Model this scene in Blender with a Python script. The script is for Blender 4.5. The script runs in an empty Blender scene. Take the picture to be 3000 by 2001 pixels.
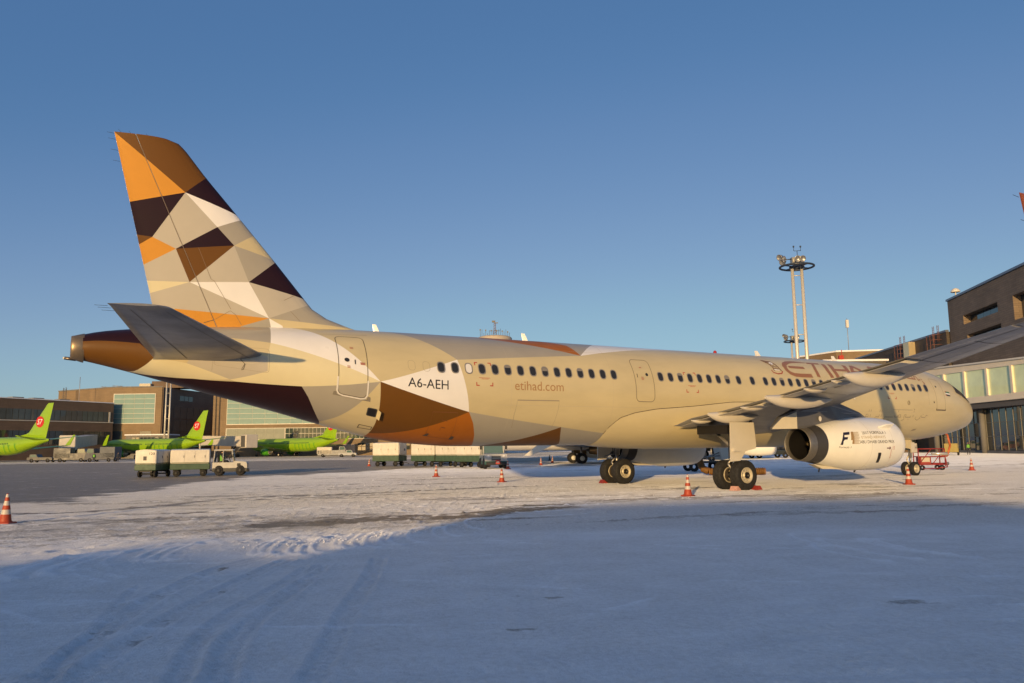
import bpy, bmesh, math, random
import numpy as np
from mathutils import Vector, Matrix
random.seed(7); RNG = np.random.default_rng(11)
R = math.radians
SC = bpy.context.scene
COL = SC.collection

# ------------------------------------------------------------------ camera
YAW, PITCH, ROLL, FPX = 0.52012, 0.13411985, -0.01226253, 2308.94
CAM = Vector((-45.211, -26.837, 1.74))
FW = Vector((math.sin(YAW), math.cos(YAW), 0)); RT = Vector((math.cos(YAW), -math.sin(YAW), 0))
cd = bpy.data.cameras.new('camera'); cam = bpy.data.objects.new('camera', cd); COL.objects.link(cam)
cd.sensor_width = 36; cd.lens = FPX / 3000 * 36; cd.clip_end = 6000; cd.clip_start = 0.1
f = Vector((math.cos(PITCH) * math.sin(YAW), math.cos(PITCH) * math.cos(YAW), math.sin(PITCH)))
u0 = RT.cross(f)
r_ = math.cos(ROLL) * RT + math.sin(ROLL) * u0; u_ = -math.sin(ROLL) * RT + math.cos(ROLL) * u0
m = Matrix((r_, u_, -f)).transposed().to_4x4(); m.translation = CAM
cam.matrix_world = m
SC.camera = cam

# ------------------------------------------------------------------ light
SUN_EL = R(5.8); SUN_AZ = math.atan2(-0.717, -0.697)          # where the sun stands, from +Y clockwise
SUN_STRENGTH, SUN_COLOR, SKY_STRENGTH, EXPOSURE = 4.25, (1.0, 0.67, 0.31), 0.13, 0.0
wd = bpy.data.worlds.new('World'); SC.world = wd; wd.use_nodes = True
wn = wd.node_tree.nodes; wl = wd.node_tree.links
sky = wn.new('ShaderNodeTexSky'); sky.sky_type = 'NISHITA'; sky.sun_disc = False
sky.sun_elevation = SUN_EL; sky.sun_rotation = SUN_AZ % (2 * math.pi)
sky.altitude = 100; sky.air_density = 0.6; sky.dust_density = 1.0; sky.ozone_density = 1.5
bgn = wn['Background']; bgn.inputs['Strength'].default_value = SKY_STRENGTH
# one tone curve for the whole sky (a clear winter sky is flatter and paler than the model's)
def curve(pts):
    cv = wn.new('ShaderNodeFloatCurve'); mp = cv.mapping; mp.use_clip = False; mp.extend = 'EXTRAPOLATED'; c = mp.curves[0]
    pts = [(0, 0)] + pts
    c.points[0].location = pts[0]; c.points[1].location = pts[-1]
    for p in pts[1:-1]: c.points.new(*p)
    mp.update(); return cv
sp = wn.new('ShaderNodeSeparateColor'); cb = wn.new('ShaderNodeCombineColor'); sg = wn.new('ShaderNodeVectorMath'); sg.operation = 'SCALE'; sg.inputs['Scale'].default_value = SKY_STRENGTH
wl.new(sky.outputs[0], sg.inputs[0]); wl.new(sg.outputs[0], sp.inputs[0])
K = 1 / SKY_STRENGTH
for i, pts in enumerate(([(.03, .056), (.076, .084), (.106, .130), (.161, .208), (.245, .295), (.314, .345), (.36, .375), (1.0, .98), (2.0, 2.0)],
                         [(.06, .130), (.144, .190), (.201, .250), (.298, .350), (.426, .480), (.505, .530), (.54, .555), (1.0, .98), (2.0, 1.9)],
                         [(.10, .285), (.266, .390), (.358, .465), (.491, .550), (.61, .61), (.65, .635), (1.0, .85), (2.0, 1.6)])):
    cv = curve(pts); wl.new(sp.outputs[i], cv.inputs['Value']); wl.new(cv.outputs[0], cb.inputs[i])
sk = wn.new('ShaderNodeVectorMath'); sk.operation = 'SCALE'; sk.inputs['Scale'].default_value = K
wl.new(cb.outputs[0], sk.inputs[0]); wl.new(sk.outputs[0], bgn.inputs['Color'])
sd = bpy.data.lights.new('sun', 'SUN'); so = bpy.data.objects.new('sun', sd); COL.objects.link(so)
sd.energy = SUN_STRENGTH; sd.angle = R(0.5); sd.color = SUN_COLOR
LDIR = Vector((0.717 * math.cos(SUN_EL), 0.697 * math.cos(SUN_EL), -math.sin(SUN_EL))).normalized()
so.rotation_euler = LDIR.to_track_quat('-Z', 'Y').to_euler(); so.location = (-100, -100, 60)
SC.view_settings.view_transform = 'Standard'; SC.view_settings.look = 'None'
SC.view_settings.exposure = EXPOSURE; SC.view_settings.gamma = 1; SC.view_settings.use_curve_mapping = False
SC.render.engine = 'CYCLES'

# ------------------------------------------------------------------ helpers
def G(l, d, z=0.0):                      # survey frame: l metres across the view axis, d metres along it
    return Vector((CAM.x + RT.x * l + FW.x * d, CAM.y + RT.y * l + FW.y * d, z))
def heading(l, d):                       # z-rotation that turns +X towards (l,d)
    v = RT * l + FW * d
    return math.atan2(v.y, v.x)

MATS = {}
def mat(name, col, rough=0.5, metal=0.0, coat=0.0, var=0.0, vscale=3.0, bump=0.0, bscale=30.0, spec=0.5, emit=None, estr=0, stretch=(1, 1, 1)):
    if name in MATS: return MATS[name]
    m = bpy.data.materials.new(name); m.use_nodes = True; MATS[name] = m
    nt = m.node_tree; n = nt.nodes; l = nt.links; b = n['Principled BSDF']
    b.inputs['Base Color'].default_value = (*col, 1); b.inputs['Roughness'].default_value = rough
    b.inputs['Metallic'].default_value = metal; b.inputs['Coat Weight'].default_value = coat
    b.inputs['Coat Roughness'].default_value = 0.12; b.inputs['Specular IOR Level'].default_value = spec
    if emit:
        b.inputs['Emission Color'].default_value = (*emit, 1); b.inputs['Emission Strength'].default_value = estr
    if var or bump:
        tc = n.new('ShaderNodeTexCoord'); mp = n.new('ShaderNodeMapping'); mp.inputs['Scale'].default_value = stretch
        l.new(tc.outputs['Object'], mp.inputs['Vector'])
    if var:
        nz = n.new('ShaderNodeTexNoise'); nz.inputs['Scale'].default_value = vscale; nz.inputs['Detail'].default_value = 6
        nz.inputs['Roughness'].default_value = 0.62
        l.new(mp.outputs[0], nz.inputs['Vector'])
        mr = n.new('ShaderNodeMapRange'); mr.inputs['From Min'].default_value = 0.3; mr.inputs['From Max'].default_value = 0.7
        mr.inputs['To Min'].default_value = 1 - var; mr.inputs['To Max'].default_value = 1 + var * 0.6
        l.new(nz.outputs['Fac'], mr.inputs['Value'])
        mx = n.new('ShaderNodeVectorMath'); mx.operation = 'SCALE'; mx.inputs[0].default_value = col
        l.new(mr.outputs[0], mx.inputs['Scale']); l.new(mx.outputs[0], b.inputs['Base Color'])
        if rough < .1: return m
        m2 = n.new('ShaderNodeMapRange'); m2.inputs['From Min'].default_value = 0.3; m2.inputs['From Max'].default_value = 0.7
        m2.inputs['To Min'].default_value = min(1, rough * 1.25); m2.inputs['To Max'].default_value = rough * 0.85
        l.new(nz.outputs['Fac'], m2.inputs['Value']); l.new(m2.outputs[0], b.inputs['Roughness'])
    if bump:
        nb = n.new('ShaderNodeTexNoise'); nb.inputs['Scale'].default_value = bscale; nb.inputs['Detail'].default_value = 4
        l.new(mp.outputs[0], nb.inputs['Vector'])
        bp = n.new('ShaderNodeBump'); bp.inputs['Strength'].default_value = bump; bp.inputs['Distance'].default_value = 0.02
        l.new(nb.outputs['Fac'], bp.inputs['Height']); l.new(bp.outputs[0], b.inputs['Normal'])
    return m

def brick_mat(name, c1, c2, mortar, w, h, off=0.5, rough=0.8, ms=0.012, axes='XZ', var=0.12):
    m = bpy.data.materials.new(name); m.use_nodes = True; MATS[name] = m
    nt = m.node_tree; n = nt.nodes; l = nt.links; b = n['Principled BSDF']; b.inputs['Roughness'].default_value = rough
    tc = n.new('ShaderNodeTexCoord'); sx = n.new('ShaderNodeSeparateXYZ'); cb = n.new('ShaderNodeCombineXYZ')
    l.new(tc.outputs['Object'], sx.inputs[0])
    ad = n.new('ShaderNodeMath'); ad.operation = 'ADD'; l.new(sx.outputs['X'], ad.inputs[0]); l.new(sx.outputs['Y'], ad.inputs[1])
    l.new(ad.outputs[0], cb.inputs['X']); l.new(sx.outputs['Z'], cb.inputs['Y'])
    br = n.new('ShaderNodeTexBrick'); br.inputs['Scale'].default_value = 1; br.offset = off
    br.inputs['Brick Width'].default_value = w; br.inputs['Row Height'].default_value = h; br.inputs['Mortar Size'].default_value = ms
    br.inputs['Color1'].default_value = (*c1, 1); br.inputs['Color2'].default_value = (*c2, 1); br.inputs['Mortar'].default_value = (*mortar, 1)
    br.inputs['Bias'].default_value = 0
    l.new(cb.outputs[0], br.inputs['Vector'])
    nz = n.new('ShaderNodeTexNoise'); nz.inputs['Scale'].default_value = 0.25; nz.inputs['Detail'].default_value = 5
    l.new(tc.outputs['Object'], nz.inputs['Vector'])
    mr = n.new('ShaderNodeMapRange'); mr.inputs['From Min'].default_value = 0.3; mr.inputs['From Max'].default_value = 0.7
    mr.inputs['To Min'].default_value = 1 - var; mr.inputs['To Max'].default_value = 1 + var; l.new(nz.outputs['Fac'], mr.inputs['Value'])
    sc = n.new('ShaderNodeVectorMath'); sc.operation = 'SCALE'; l.new(br.outputs['Color'], sc.inputs[0]); l.new(mr.outputs[0], sc.inputs['Scale'])
    l.new(sc.outputs[0], b.inputs['Base Color'])
    bp = n.new('ShaderNodeBump'); bp.inputs['Strength'].default_value = 0.5; bp.inputs['Distance'].default_value = 0.02; bp.invert = True
    l.new(br.outputs['Fac'], bp.inputs['Height']); l.new(bp.outputs[0], b.inputs['Normal'])
    return m

def tag(o, label, cat, group=None):
    o['label'] = label; o['category'] = cat
    if group: o['group'] = group
    return o
def thing(name, label, cat, loc=(0, 0, 0), rz=0.0, group=None):
    o = bpy.data.objects.new(name, None); COL.objects.link(o); o.location = loc; o.rotation_euler = (0, 0, rz)
    o.empty_display_size = 0.3
    return tag(o, label, cat, group)
def link_mesh(name, me, parent=None):
    o = bpy.data.objects.new(name, me); COL.objects.link(o)
    if parent is not None: o.parent = parent
    return o
def kids(o): return [c for c in bpy.data.objects if c.parent == o]
CHILD = {}
def dup(root, loc=None, rz=None, label=None, children=None):
    if children is None:
        children = {}
        for c in bpy.data.objects:
            if c.parent: children.setdefault(c.parent.name, []).append(c)
    r = root.copy(); COL.objects.link(r)
    if loc is not None: r.location = loc
    if rz is not None: r.rotation_euler = (0, 0, rz)
    if label: r['label'] = label
    for ch in children.get(root.name, []):
        c = ch.copy(); COL.objects.link(c); c.parent = r
        for g in children.get(ch.name, []):
            d = g.copy(); COL.objects.link(d); d.parent = c
    return r

class MB:
    """collects shapes, links them as ONE mesh object"""
    def __init__(s): s.v = []; s.f = []; s.mi = []; s.sm = []; s.mats = []
    def midx(s, m):
        if m not in s.mats: s.mats.append(m)
        return s.mats.index(m)
    def add(s, vs, fs, m, smooth=False):
        k = len(s.v); i = s.midx(m); s.v += [tuple(v) for v in vs]
        for q in fs: s.f.append([a + k for a in q]); s.mi.append(i); s.sm.append(smooth)
        return s
    def box(s, c, size, m, rz=0.0, bev=0.0, top=1.0, tilt=None):
        x, y, z = size[0] / 2, size[1] / 2, size[2] / 2; t = top
        if bev:
            b = bev
            ring = [(x - b, y), (x, y - b), (x, -y + b), (x - b, -y), (-x + b, -y), (-x, -y + b), (-x, y - b), (-x + b, y)][::-1]
            lay = [(-z, 1 - b / max(x, y)), (-z + b, 1), (z - b, 1), (z, 1 - b / max(x, y))]
            vs = []
            for zz, k in lay: vs += [(p[0] * k, p[1] * k, zz) for p in ring]
            fs = [list(range(7, -1, -1)), list(range(24, 32))]
            for a in range(3):
                for i in range(8): j = (i + 1) % 8; fs.append([a * 8 + i, a * 8 + j, a * 8 + 8 + j, a * 8 + 8 + i])
        else:
            vs = [(-x, -y, -z), (x, -y, -z), (x, y, -z), (-x, y, -z), (-x * t, -y * t, z), (x * t, -y * t, z), (x * t, y * t, z), (-x * t, y * t, z)]
            fs = [[3, 2, 1, 0], [4, 5, 6, 7], [0, 1, 5, 4], [1, 2, 6, 5], [2, 3, 7, 6], [3, 0, 4, 7]]
        ca, sa = math.cos(rz), math.sin(rz)
        vs = [Vector(v) for v in vs]
        if tilt is not None: vs = [tilt @ v for v in vs]
        vs = [(v.x * ca - v.y * sa + c[0], v.x * sa + v.y * ca + c[1], v.z + c[2]) for v in vs]
        return s.add(vs, fs, m)
    def prism(s, pts, axis, a, b, m):
        """polygon pts (2-D) swept along axis ('x','y','z') from a to b"""
        n = len(pts)
        def P(p, t): return {'x': (t, p[0], p[1]), 'y': (p[0], t, p[1]), 'z': (p[0], p[1], t)}[axis]
        vs = [P(p, a) for p in pts] + [P(p, b) for p in pts]
        fs = [list(range(n))[::-1], list(range(n, 2 * n))] + [[i, (i + 1) % n, n + (i + 1) % n, n + i] for i in range(n)]
        return s.add(vs, fs, m)
    def cyl(s, p0, p1, r0, m, r1=None, seg=12, caps=True, smooth=True):
        p0 = Vector(p0); p1 = Vector(p1); r1 = r0 if r1 is None else r1; d = (p1 - p0).normalized()
        a = d.orthogonal().normalized(); b = d.cross(a)
        vs = [p0 + (a * math.cos(2 * math.pi * i / seg) + b * math.sin(2 * math.pi * i / seg)) * r0 for i in range(seg)] + \
             [p1 + (a * math.cos(2 * math.pi * i / seg) + b * math.sin(2 * math.pi * i / seg)) * r1 for i in range(seg)]
        s.add(vs, [[i, (i + 1) % seg, seg + (i + 1) % seg, seg + i] for i in range(seg)], m, smooth)
        if caps:
            k = len(s.v) - 2 * seg; i0 = s.midx(m)
            s.f.append([k + i for i in range(seg)][::-1]); s.mi.append(i0); s.sm.append(False)
            s.f.append([k + seg + i for i in range(seg)]); s.mi.append(i0); s.sm.append(False)
        return s
    def tube(s, pts, r, m, seg=8):
        for a, b in zip(pts[:-1], pts[1:]): s.cyl(a, b, r, m, seg=seg)
        return s
    def lathe(s, prof, m, seg=32, axis='z', c=(0, 0, 0), smooth=True, arc=None):
        """prof: (t along axis, radius)"""
        vs = []
        for t, r in prof:
            for i in range(seg):
                a = 2 * math.pi * i / seg; ca, sa = math.cos(a) * r, math.sin(a) * r
                vs.append({'z': (c[0] + ca, c[1] + sa, c[2] + t), 'x': (c[0] + t, c[1] + ca, c[2] + sa), 'y': (c[0] + sa, c[1] + t, c[2] + ca)}[axis])
        fs = []
        for k in range(len(prof) - 1):
            for i in range(seg):
                j = (i + 1) % seg; fs.append([k * seg + i, k * seg + j, k * seg + seg + j, k * seg + seg + i])
        return s.add(vs, fs, m, smooth)
    def build(s, name, parent=None, base=None, recalc=True):
        me = bpy.data.meshes.new(name)
        vs = s.v if base is None else [(v[0] - base[0], v[1] - base[1], v[2] - base[2]) for v in s.v]
        me.from_pydata(vs, [], s.f)
        for m in s.mats: me.materials.append(m)
        me.polygons.foreach_set('material_index', s.mi); me.polygons.foreach_set('use_smooth', s.sm)
        me.update()
        if recalc:
            bm = bmesh.new(); bm.from_mesh(me); bmesh.ops.recalc_face_normals(bm, faces=bm.faces); bm.to_mesh(me); bm.free()
        return link_mesh(name, me, parent)

def text2d(s, size=1.0, shear=0.0, space=1.0):
    cu = bpy.data.curves.new('lettering', 'FONT'); cu.body = s; cu.size = size; cu.shear = shear; cu.space_character = space
    cu.resolution_u = 3
    ob = bpy.data.objects.new('lettering', cu); COL.objects.link(ob)
    dg = bpy.context.evaluated_depsgraph_get(); me = ob.evaluated_get(dg).to_mesh()
    vs = [(v.co.x, v.co.y) for v in me.vertices]; fs = [list(p.vertices) for p in me.polygons]
    ob.evaluated_get(dg).to_mesh_clear(); bpy.data.objects.remove(ob); bpy.data.curves.remove(cu)
    return vs, fs
def fit_text(s, w, h, shear=0.0):
    vs, fs = text2d(s, 1.0, shear)
    a = np.array(vs); mn = a.min(0); mx = a.max(0)
    a = (a - mn) / (mx - mn) * np.array([w, h])
    return [tuple(p) for p in a], fs
def stroke(pts, w):
    """a polyline thickened to quads, in metres"""
    out = []; P = [Vector(p) for p in pts]
    nrm = []
    for i in range(len(P)):
        d = (P[min(i + 1, len(P) - 1)] - P[max(i - 1, 0)]).normalized(); nrm.append(Vector((-d.y, d.x)))
    ws = w if isinstance(w, (list, tuple)) else [w] * len(P)
    for i in range(len(P) - 1):
        out.append([P[i] - nrm[i] * ws[i] / 2, P[i + 1] - nrm[i + 1] * ws[i + 1] / 2, P[i + 1] + nrm[i + 1] * ws[i + 1] / 2, P[i] + nrm[i] * ws[i] / 2])
    return out
def dice(polys, dx, dy):
    """polygons in 2-D cut along a grid -> verts, faces"""
    bm = bmesh.new()
    for p in polys:
        vs = [bm.verts.new((q[0], q[1], 0)) for q in p]
        try: bm.faces.new(vs)
        except ValueError: pass
    xs = [v.co.x for v in bm.verts]; ys = [v.co.y for v in bm.verts]
    for ax, lo, hi, st in ((0, min(xs), max(xs), dx), (1, min(ys), max(ys), dy)):
        if not st: continue
        k = math.floor(lo / st) + 1
        while k * st < hi:
            co = [0, 0, 0]; co[ax] = k * st; no = [0, 0, 0]; no[ax] = 1
            bmesh.ops.bisect_plane(bm, geom=bm.verts[:] + bm.edges[:] + bm.faces[:], plane_co=co, plane_no=no, dist=1e-5)
            k += 1
    bm.verts.index_update(); bm.verts.ensure_lookup_table()
    vs = [(v.co.x, v.co.y) for v in bm.verts]; fs = [[v.index for v in q.verts] for q in bm.faces]; bm.free()
    return vs, fs
def in_poly(p, poly):
    x, y = p; c = False; j = len(poly) - 1
    for i in range(len(poly)):
        xi, yi = poly[i]; xj, yj = poly[j]
        if (yi > y) != (yj > y) and x < (xj - xi) * (y - yi) / (yj - yi) + xi: c = not c
        j = i
    return c
def cut_pattern(bm, polys):
    """slice a flat mesh along the edges of the polygons so that every face lies in one colour"""
    done = set()
    for p in polys:
        for i in range(len(p)):
            a = Vector((*p[i], 0)); b = Vector((*p[(i + 1) % len(p)], 0)); key = tuple(sorted([(round(a.x, 3), round(a.y, 3)), (round(b.x, 3), round(b.y, 3))]))
            if key in done or (b - a).length < 1e-4: continue
            done.add(key); d = (b - a).normalized(); nn = Vector((-d.y, d.x, 0)); L = (b - a).length
            fs = []
            for q in bm.faces:
                lo = 1e9; hi = -1e9; s0 = 1e9; s1 = -1e9
                for v in q.verts:
                    e = v.co - a; t = e.dot(d); s_ = e.dot(nn)
                    lo = min(lo, t); hi = max(hi, t); s0 = min(s0, s_); s1 = max(s1, s_)
                if hi > -1e-4 and lo < L + 1e-4 and s0 < -1e-5 and s1 > 1e-5: fs.append(q)
            if not fs: continue
            es = {e for q in fs for e in q.edges}; vs = {v for q in fs for v in q.verts}
            bmesh.ops.bisect_plane(bm, geom=list(vs) + list(es) + fs, plane_co=a, plane_no=nn, dist=1e-5)
def classify(bm, polys, names, default):
    out = []
    for q in bm.faces:
        c = q.calc_center_median(); k = default
        for p, nm in zip(polys, names):
            if in_poly((c.x, c.y), p): k = nm; break
        out.append(k)
    return out
# ------------------------------------------------------------------ paints
BEIGE = mat('beige_paint', (.575, .48, .265), .34, coat=.35, var=.11, vscale=.8, stretch=(.35, 1, 1), bump=.10, bscale=1.6)
CREAM = mat('cream_paint', (.68, .60, .36), .34, coat=.3, var=.05, vscale=.8)
WHITE = mat('white_paint', (.80, .77, .71), .32, coat=.35, var=.05, vscale=.9)
GREY = mat('warm_grey_paint', (.36, .325, .25), .35, coat=.35, var=.06, vscale=.9)
GREY2 = mat('pale_grey_paint', (.48, .43, .33), .35, coat=.35, var=.05, vscale=.9)
GOLD = mat('gold_paint', (.60, .27, .035), .42, spec=.25, var=.05, vscale=1.2)
ORANGE = mat('amber_paint', (.36, .115, .010), .42, spec=.25, var=.07, vscale=1.2)
BROWN = mat('bronze_paint', (.138, .058, .008), .42, spec=.25, var=.05, vscale=1.2)
DARK = mat('dark_brown_paint', (.022, .0065, .0065), .34, coat=.0, var=.15, vscale=1.2, spec=.3)
LINE = mat('panel_gap', (.10, .08, .055), .7)
LINE2 = mat('faint_seam', (.30, .25, .18), .6)
BLACK = mat('black_paint', (.012, .011, .011), .45)
RED = mat('red_marking', (.42, .05, .03), .5)
TITLE = mat('copper_lettering', (.30, .135, .05), .4, coat=.2)
METAL = mat('bare_metal', (.62, .58, .52), .32, metal=.9, var=.12, vscale=3)
DKMETAL = mat('burnt_metal', (.16, .13, .10), .38, metal=.8, var=.2, vscale=4)
BANDGREY = mat('dark_grey_band', (.055, .052, .05), .45, metal=.1, var=.1, vscale=3)
RUBBER = mat('tyre_rubber', (.018, .017, .017), .75, var=.35, vscale=9, bump=.25, bscale=40)
RIM = mat('wheel_rim', (.60, .53, .38), .45, metal=.35, var=.2, vscale=9)
STEEL = mat('gear_steel', (.33, .31, .28), .4, metal=.6, var=.2, vscale=9)
WINGGREY = mat('wing_grey_paint', (.20, .20, .205), .36, coat=.25, var=.13, vscale=1.3, stretch=(.5, 1, 1))
FLAPPAINT = mat('flap_grey_paint', (.64, .575, .43), .4, coat=.2, var=.08, vscale=1.5)
GLASSD = mat('cabin_glass', (.028, .030, .036), .3, spec=.25)
BLIND = mat('window_blind', (.72, .70, .66), .35)
RINGM = mat('window_ring', (.30, .27, .23), .35, metal=.4)
FLUSH = mat('frosted_panel', (.33, .30, .26), .5)

# ------------------------------------------------------------------ fuselage surface of the beige airliner
FUS = [(0.22, 3.20, 3.06, 0.08), (0.12, 3.45, 2.78, 0.38), (-0.08, 3.80, 2.66, 0.68), (-0.4, 4.10, 2.55, 0.92), (-0.68, 4.38, 2.46, 1.10), (-1.3, 4.78, 2.33, 1.33), (-2.0, 5.12, 2.21, 1.52), (-2.8, 5.42, 2.10, 1.68), (-3.9, 5.68, 1.97, 1.83), (-5.2, 5.86, 1.88, 1.93), (-6.8, 5.94, 1.83, 1.97), (-8.5, 5.96, 1.82, 1.975),
       (-31.0, 5.96, 1.82, 1.975), (-32.5, 5.96, 1.83, 1.972), (-34.0, 5.955, 1.92, 1.95), (-35.4, 5.945, 2.10, 1.90), (-36.7, 5.93, 2.40, 1.81), (-37.8, 5.90, 2.70, 1.69), (-39.2, 5.85, 3.08, 1.49), (-41.2, 5.74, 3.60, 1.13), (-43.0, 5.58, 4.08, 0.77), (-44.2, 5.42, 4.38, 0.53), (-44.7, 5.30, 4.49, 0.42), (-45.0, 5.20, 4.55, 0.33)]
class Hull:
    """smooth tube: table of (x, top, bottom, half width); th = 0 at the starboard side, pi/2 on top"""
    def __init__(s, tab):
        tab = sorted(tab); s.x = np.array([t[0] for t in tab]); s.t = [np.array([t[k] for t in tab]) for k in (1, 2, 3)]; s.m = [s.sl(t) for t in s.t]
    def sl(s, y):
        h = np.diff(s.x); d = np.diff(y) / h; m = np.zeros(len(y)); m[0] = d[0]; m[-1] = d[-1]
        for i in range(1, len(y) - 1):
            if d[i - 1] * d[i] > 0:
                w1 = 2 * h[i] + h[i - 1]; w2 = h[i] + 2 * h[i - 1]; m[i] = (w1 + w2) / (w1 / d[i - 1] + w2 / d[i])
        return m
    def prof(s, X):
        X = np.clip(np.asarray(X, float), s.x[0], s.x[-1]); i = np.clip(np.searchsorted(s.x, X) - 1, 0, len(s.x) - 2)
        h = s.x[i + 1] - s.x[i]; q = (X - s.x[i]) / h
        return [(2 * q**3 - 3 * q**2 + 1) * t[i] + (q**3 - 2 * q**2 + q) * h * mm[i] + (-2 * q**3 + 3 * q**2) * t[i + 1] + (q**3 - q**2) * h * mm[i + 1] for t, mm in zip(s.t, s.m)]
    def at(s, X, th, off=0.0):
        X = np.asarray(X, float); th = np.asarray(th, float)
        zt, zb, w = s.prof(X); hz = (zt - zb) / 2; c, q = np.cos(th), np.sin(th)
        ny = -c * hz; nz = q * w; l = np.sqrt(ny * ny + nz * nz) + 1e-9
        return np.stack([X, -w * c + off * ny / l, (zt + zb) / 2 + hz * q + off * nz / l], -1)
    def normal(s, X, th):
        X = np.asarray(X, float); th = np.asarray(th, float); e = 0.03
        dx = s.at(np.minimum(X + e, s.x[-1] - 1e-4), th) - s.at(np.maximum(X - e, s.x[0] + 1e-4), th); dt = s.at(X, th + e) - s.at(X, th - e)
        n = np.cross(dt, dx); return n / (np.linalg.norm(n, axis=-1, keepdims=True) + 1e-12)
HULL = Hull(FUS)
BASE = Vector((-22.0, 0, 0))
plane = thing('airliner', 'large beige airliner with faceted gold, brown and white tail, parked across the snowy apron', 'airliner', BASE)
def surf_mesh(name, vs, fs, mats, mi, parent, normals=None, base=BASE, smooth=True):
    me = bpy.data.meshes.new(name); a = np.asarray(vs, float) - np.array(base)
    me.from_pydata(a.tolist(), [], fs)
    for m in mats: me.materials.append(m)
    if mi is not None: me.polygons.foreach_set('material_index', mi)
    me.polygons.foreach_set('use_smooth', [smooth] * len(fs)); me.update()
    if normals is not None: me.normals_split_custom_set_from_vertices([tuple(n) for n in normals])
    return link_mesh(name, me, parent)

D_ = (-35.985, -.05)
FP = [  # (paint, polygon in x, angle) - first match wins
    (BROWN, [D_, (-35.92, -.55), (-35.91, -.9), (-35.94, -1.25), (-32.65, -.44)]),
    (ORANGE, [(-35.94, -1.25), (-32.65, -.44), (-32.375, -.66), (-32.136, -.94), (-31.84, -1.385), (-31.8, -1.58), (-35.95, -1.58)]),
    (WHITE, [D_, (-33.09, .485), (-32.91, .115), (-32.765, -.18), (-32.65, -.44)]),
    (BROWN, [(-28.57, -.733), (-28.41, -.947), (-28.04, -1.3275), (-28.0, -1.58), (-31.7, -1.58), (-31.155, -1.333)]),
    (GREY, [(-32.65, -.44), (-28.57, -.733), (-24.5, -1.04), (-24.5, -1.58), (-31.8, -1.58), (-31.84, -1.385), (-32.136, -.94), (-32.375, -.66)]),
    (ORANGE, [(-32.63, 1.40), (-27.574, .745), (-27.86, 1.118), (-28.9, 1.40), (-30.5, 1.58), (-33.5, 1.58)]),
    (GREY, [(-35.44, 1.40), (-33.09, .485), (-27.574, .745), (-26.1, 1.42), (-25.9, 1.58), (-35.6, 1.58)]),
    (WHITE, [(-27.574, .745), (-24.5, 1.09), (-22.135, 1.304), (-20.0, 1.58), (-25.9, 1.58), (-26.1, 1.42)]),
    (WHITE, [(-39.35, 1.58), (-39.35, 1.21), (-39.48, .53), D_, (-38.6, 1.288), (-38.4, 1.58)]),
    (GREY, [(-38.506, -.413), D_, (-37.434, -1.14), (-37.625, -1.306), (-38.25, -.63)]),
    (DARK, [(-43.6, -1.58), (-43.5, -1.50), (-42.52, -1.079), (-41.72, -.834), (-40.48, -.615), (-38.506, -.413), (-38.25, -.63), (-37.625, -1.306), (-37.5, -1.58)]),
    (BROWN, [(-45.1, .35), (-44.76, .37), (-43.24, .235), (-42.83, -.279), (-42.97, -.526), (-43.15, -.84), (-43.33, -1.21), (-43.6, -1.58), (-45.1, -1.58)]),
    (DARK, [(-45.1, .35), (-44.76, .37), (-43.24, .235), (-42.83, -.279), (-42.2, .6), (-42.0, 1.58), (-45.1, 1.58)]),
    (CREAM, [(-42.83, -.279), (-41.93, -.318), (-40.65, -.584), (-41.72, -.834), (-42.52, -1.079), (-43.5, -1.5), (-43.33, -1.21), (-43.15, -.84), (-42.97, -.526)]),
    (GREY2, [(-41.93, -.318), (-40.65, -.584), (-39.58, -.198), (-39.6, .15), (-41.6, .25)]),
    (GREY, [(-42.1, 1.58), (-42.2, .75), (-39.48, .53), (-39.35, 1.21), (-39.35, 1.58)]),
    (CREAM, [(-40.65, -.584), (-39.58, -.198), (-39.6, .15), (-39.48, .53), D_, (-38.506, -.413), (-40.48, -.615)]),
]
def build_hull():
    bm = bmesh.new()
    xs = list(np.arange(-44.75, -31.0, .30)) + list(np.arange(-31.0, -8.5, .5)) + list(np.arange(-8.5, -1.0, .22)) + [-1.0, -.85, -.7, -.55, -.42, -.3, -.2, -.11, -.04, .02, .07, .11, .15, .18, .205, .22]
    th = np.linspace(-math.pi / 2, math.pi / 2, 49)
    g = [[bm.verts.new((x, t, 0)) for t in th] for x in xs]
    for i in range(len(xs) - 1):
        for j in range(48): bm.faces.new((g[i][j], g[i][j + 1], g[i + 1][j + 1], g[i + 1][j]))
    polys = [p for _, p in FP]; cut_pattern(bm, polys)
    mats = [BEIGE]; [mats.append(m) for m, _ in FP if m not in mats]
    cls = classify(bm, polys, [m for m, _ in FP], BEIGE)
    bm.verts.index_update(); bm.verts.ensure_lookup_table(); n = len(bm.verts)
    uv = np.array([(v.co.x, v.co.y) for v in bm.verts]); fs = [[v.index for v in q.verts] for q in bm.faces]; bm.free()
    P = HULL.at(uv[:, 0], uv[:, 1]); N = HULL.normal(uv[:, 0], uv[:, 1])
    P2 = P * [1, -1, 1]; N2 = N * [1, -1, 1]
    if N[np.argmin(abs(uv[:, 1]) + abs(uv[:, 0] + 20))][1] > 0: N = -N; N2 = -N2
    q = fs[0]; a = np.cross(P[q[1]] - P[q[0]], P[q[2]] - P[q[0]])
    if a @ N[q[0]] < 0: fs = [f[::-1] for f in fs]
    allf = fs + [[i + n for i in f[::-1]] for f in fs]
    mi = [mats.index(c) for c in cls] * 2
    return surf_mesh('fuselage', np.vstack([P, P2]), allf, mats, mi, plane, np.vstack([N, N2]))
fuselage = build_hull()
RAD = 2.03
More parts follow.
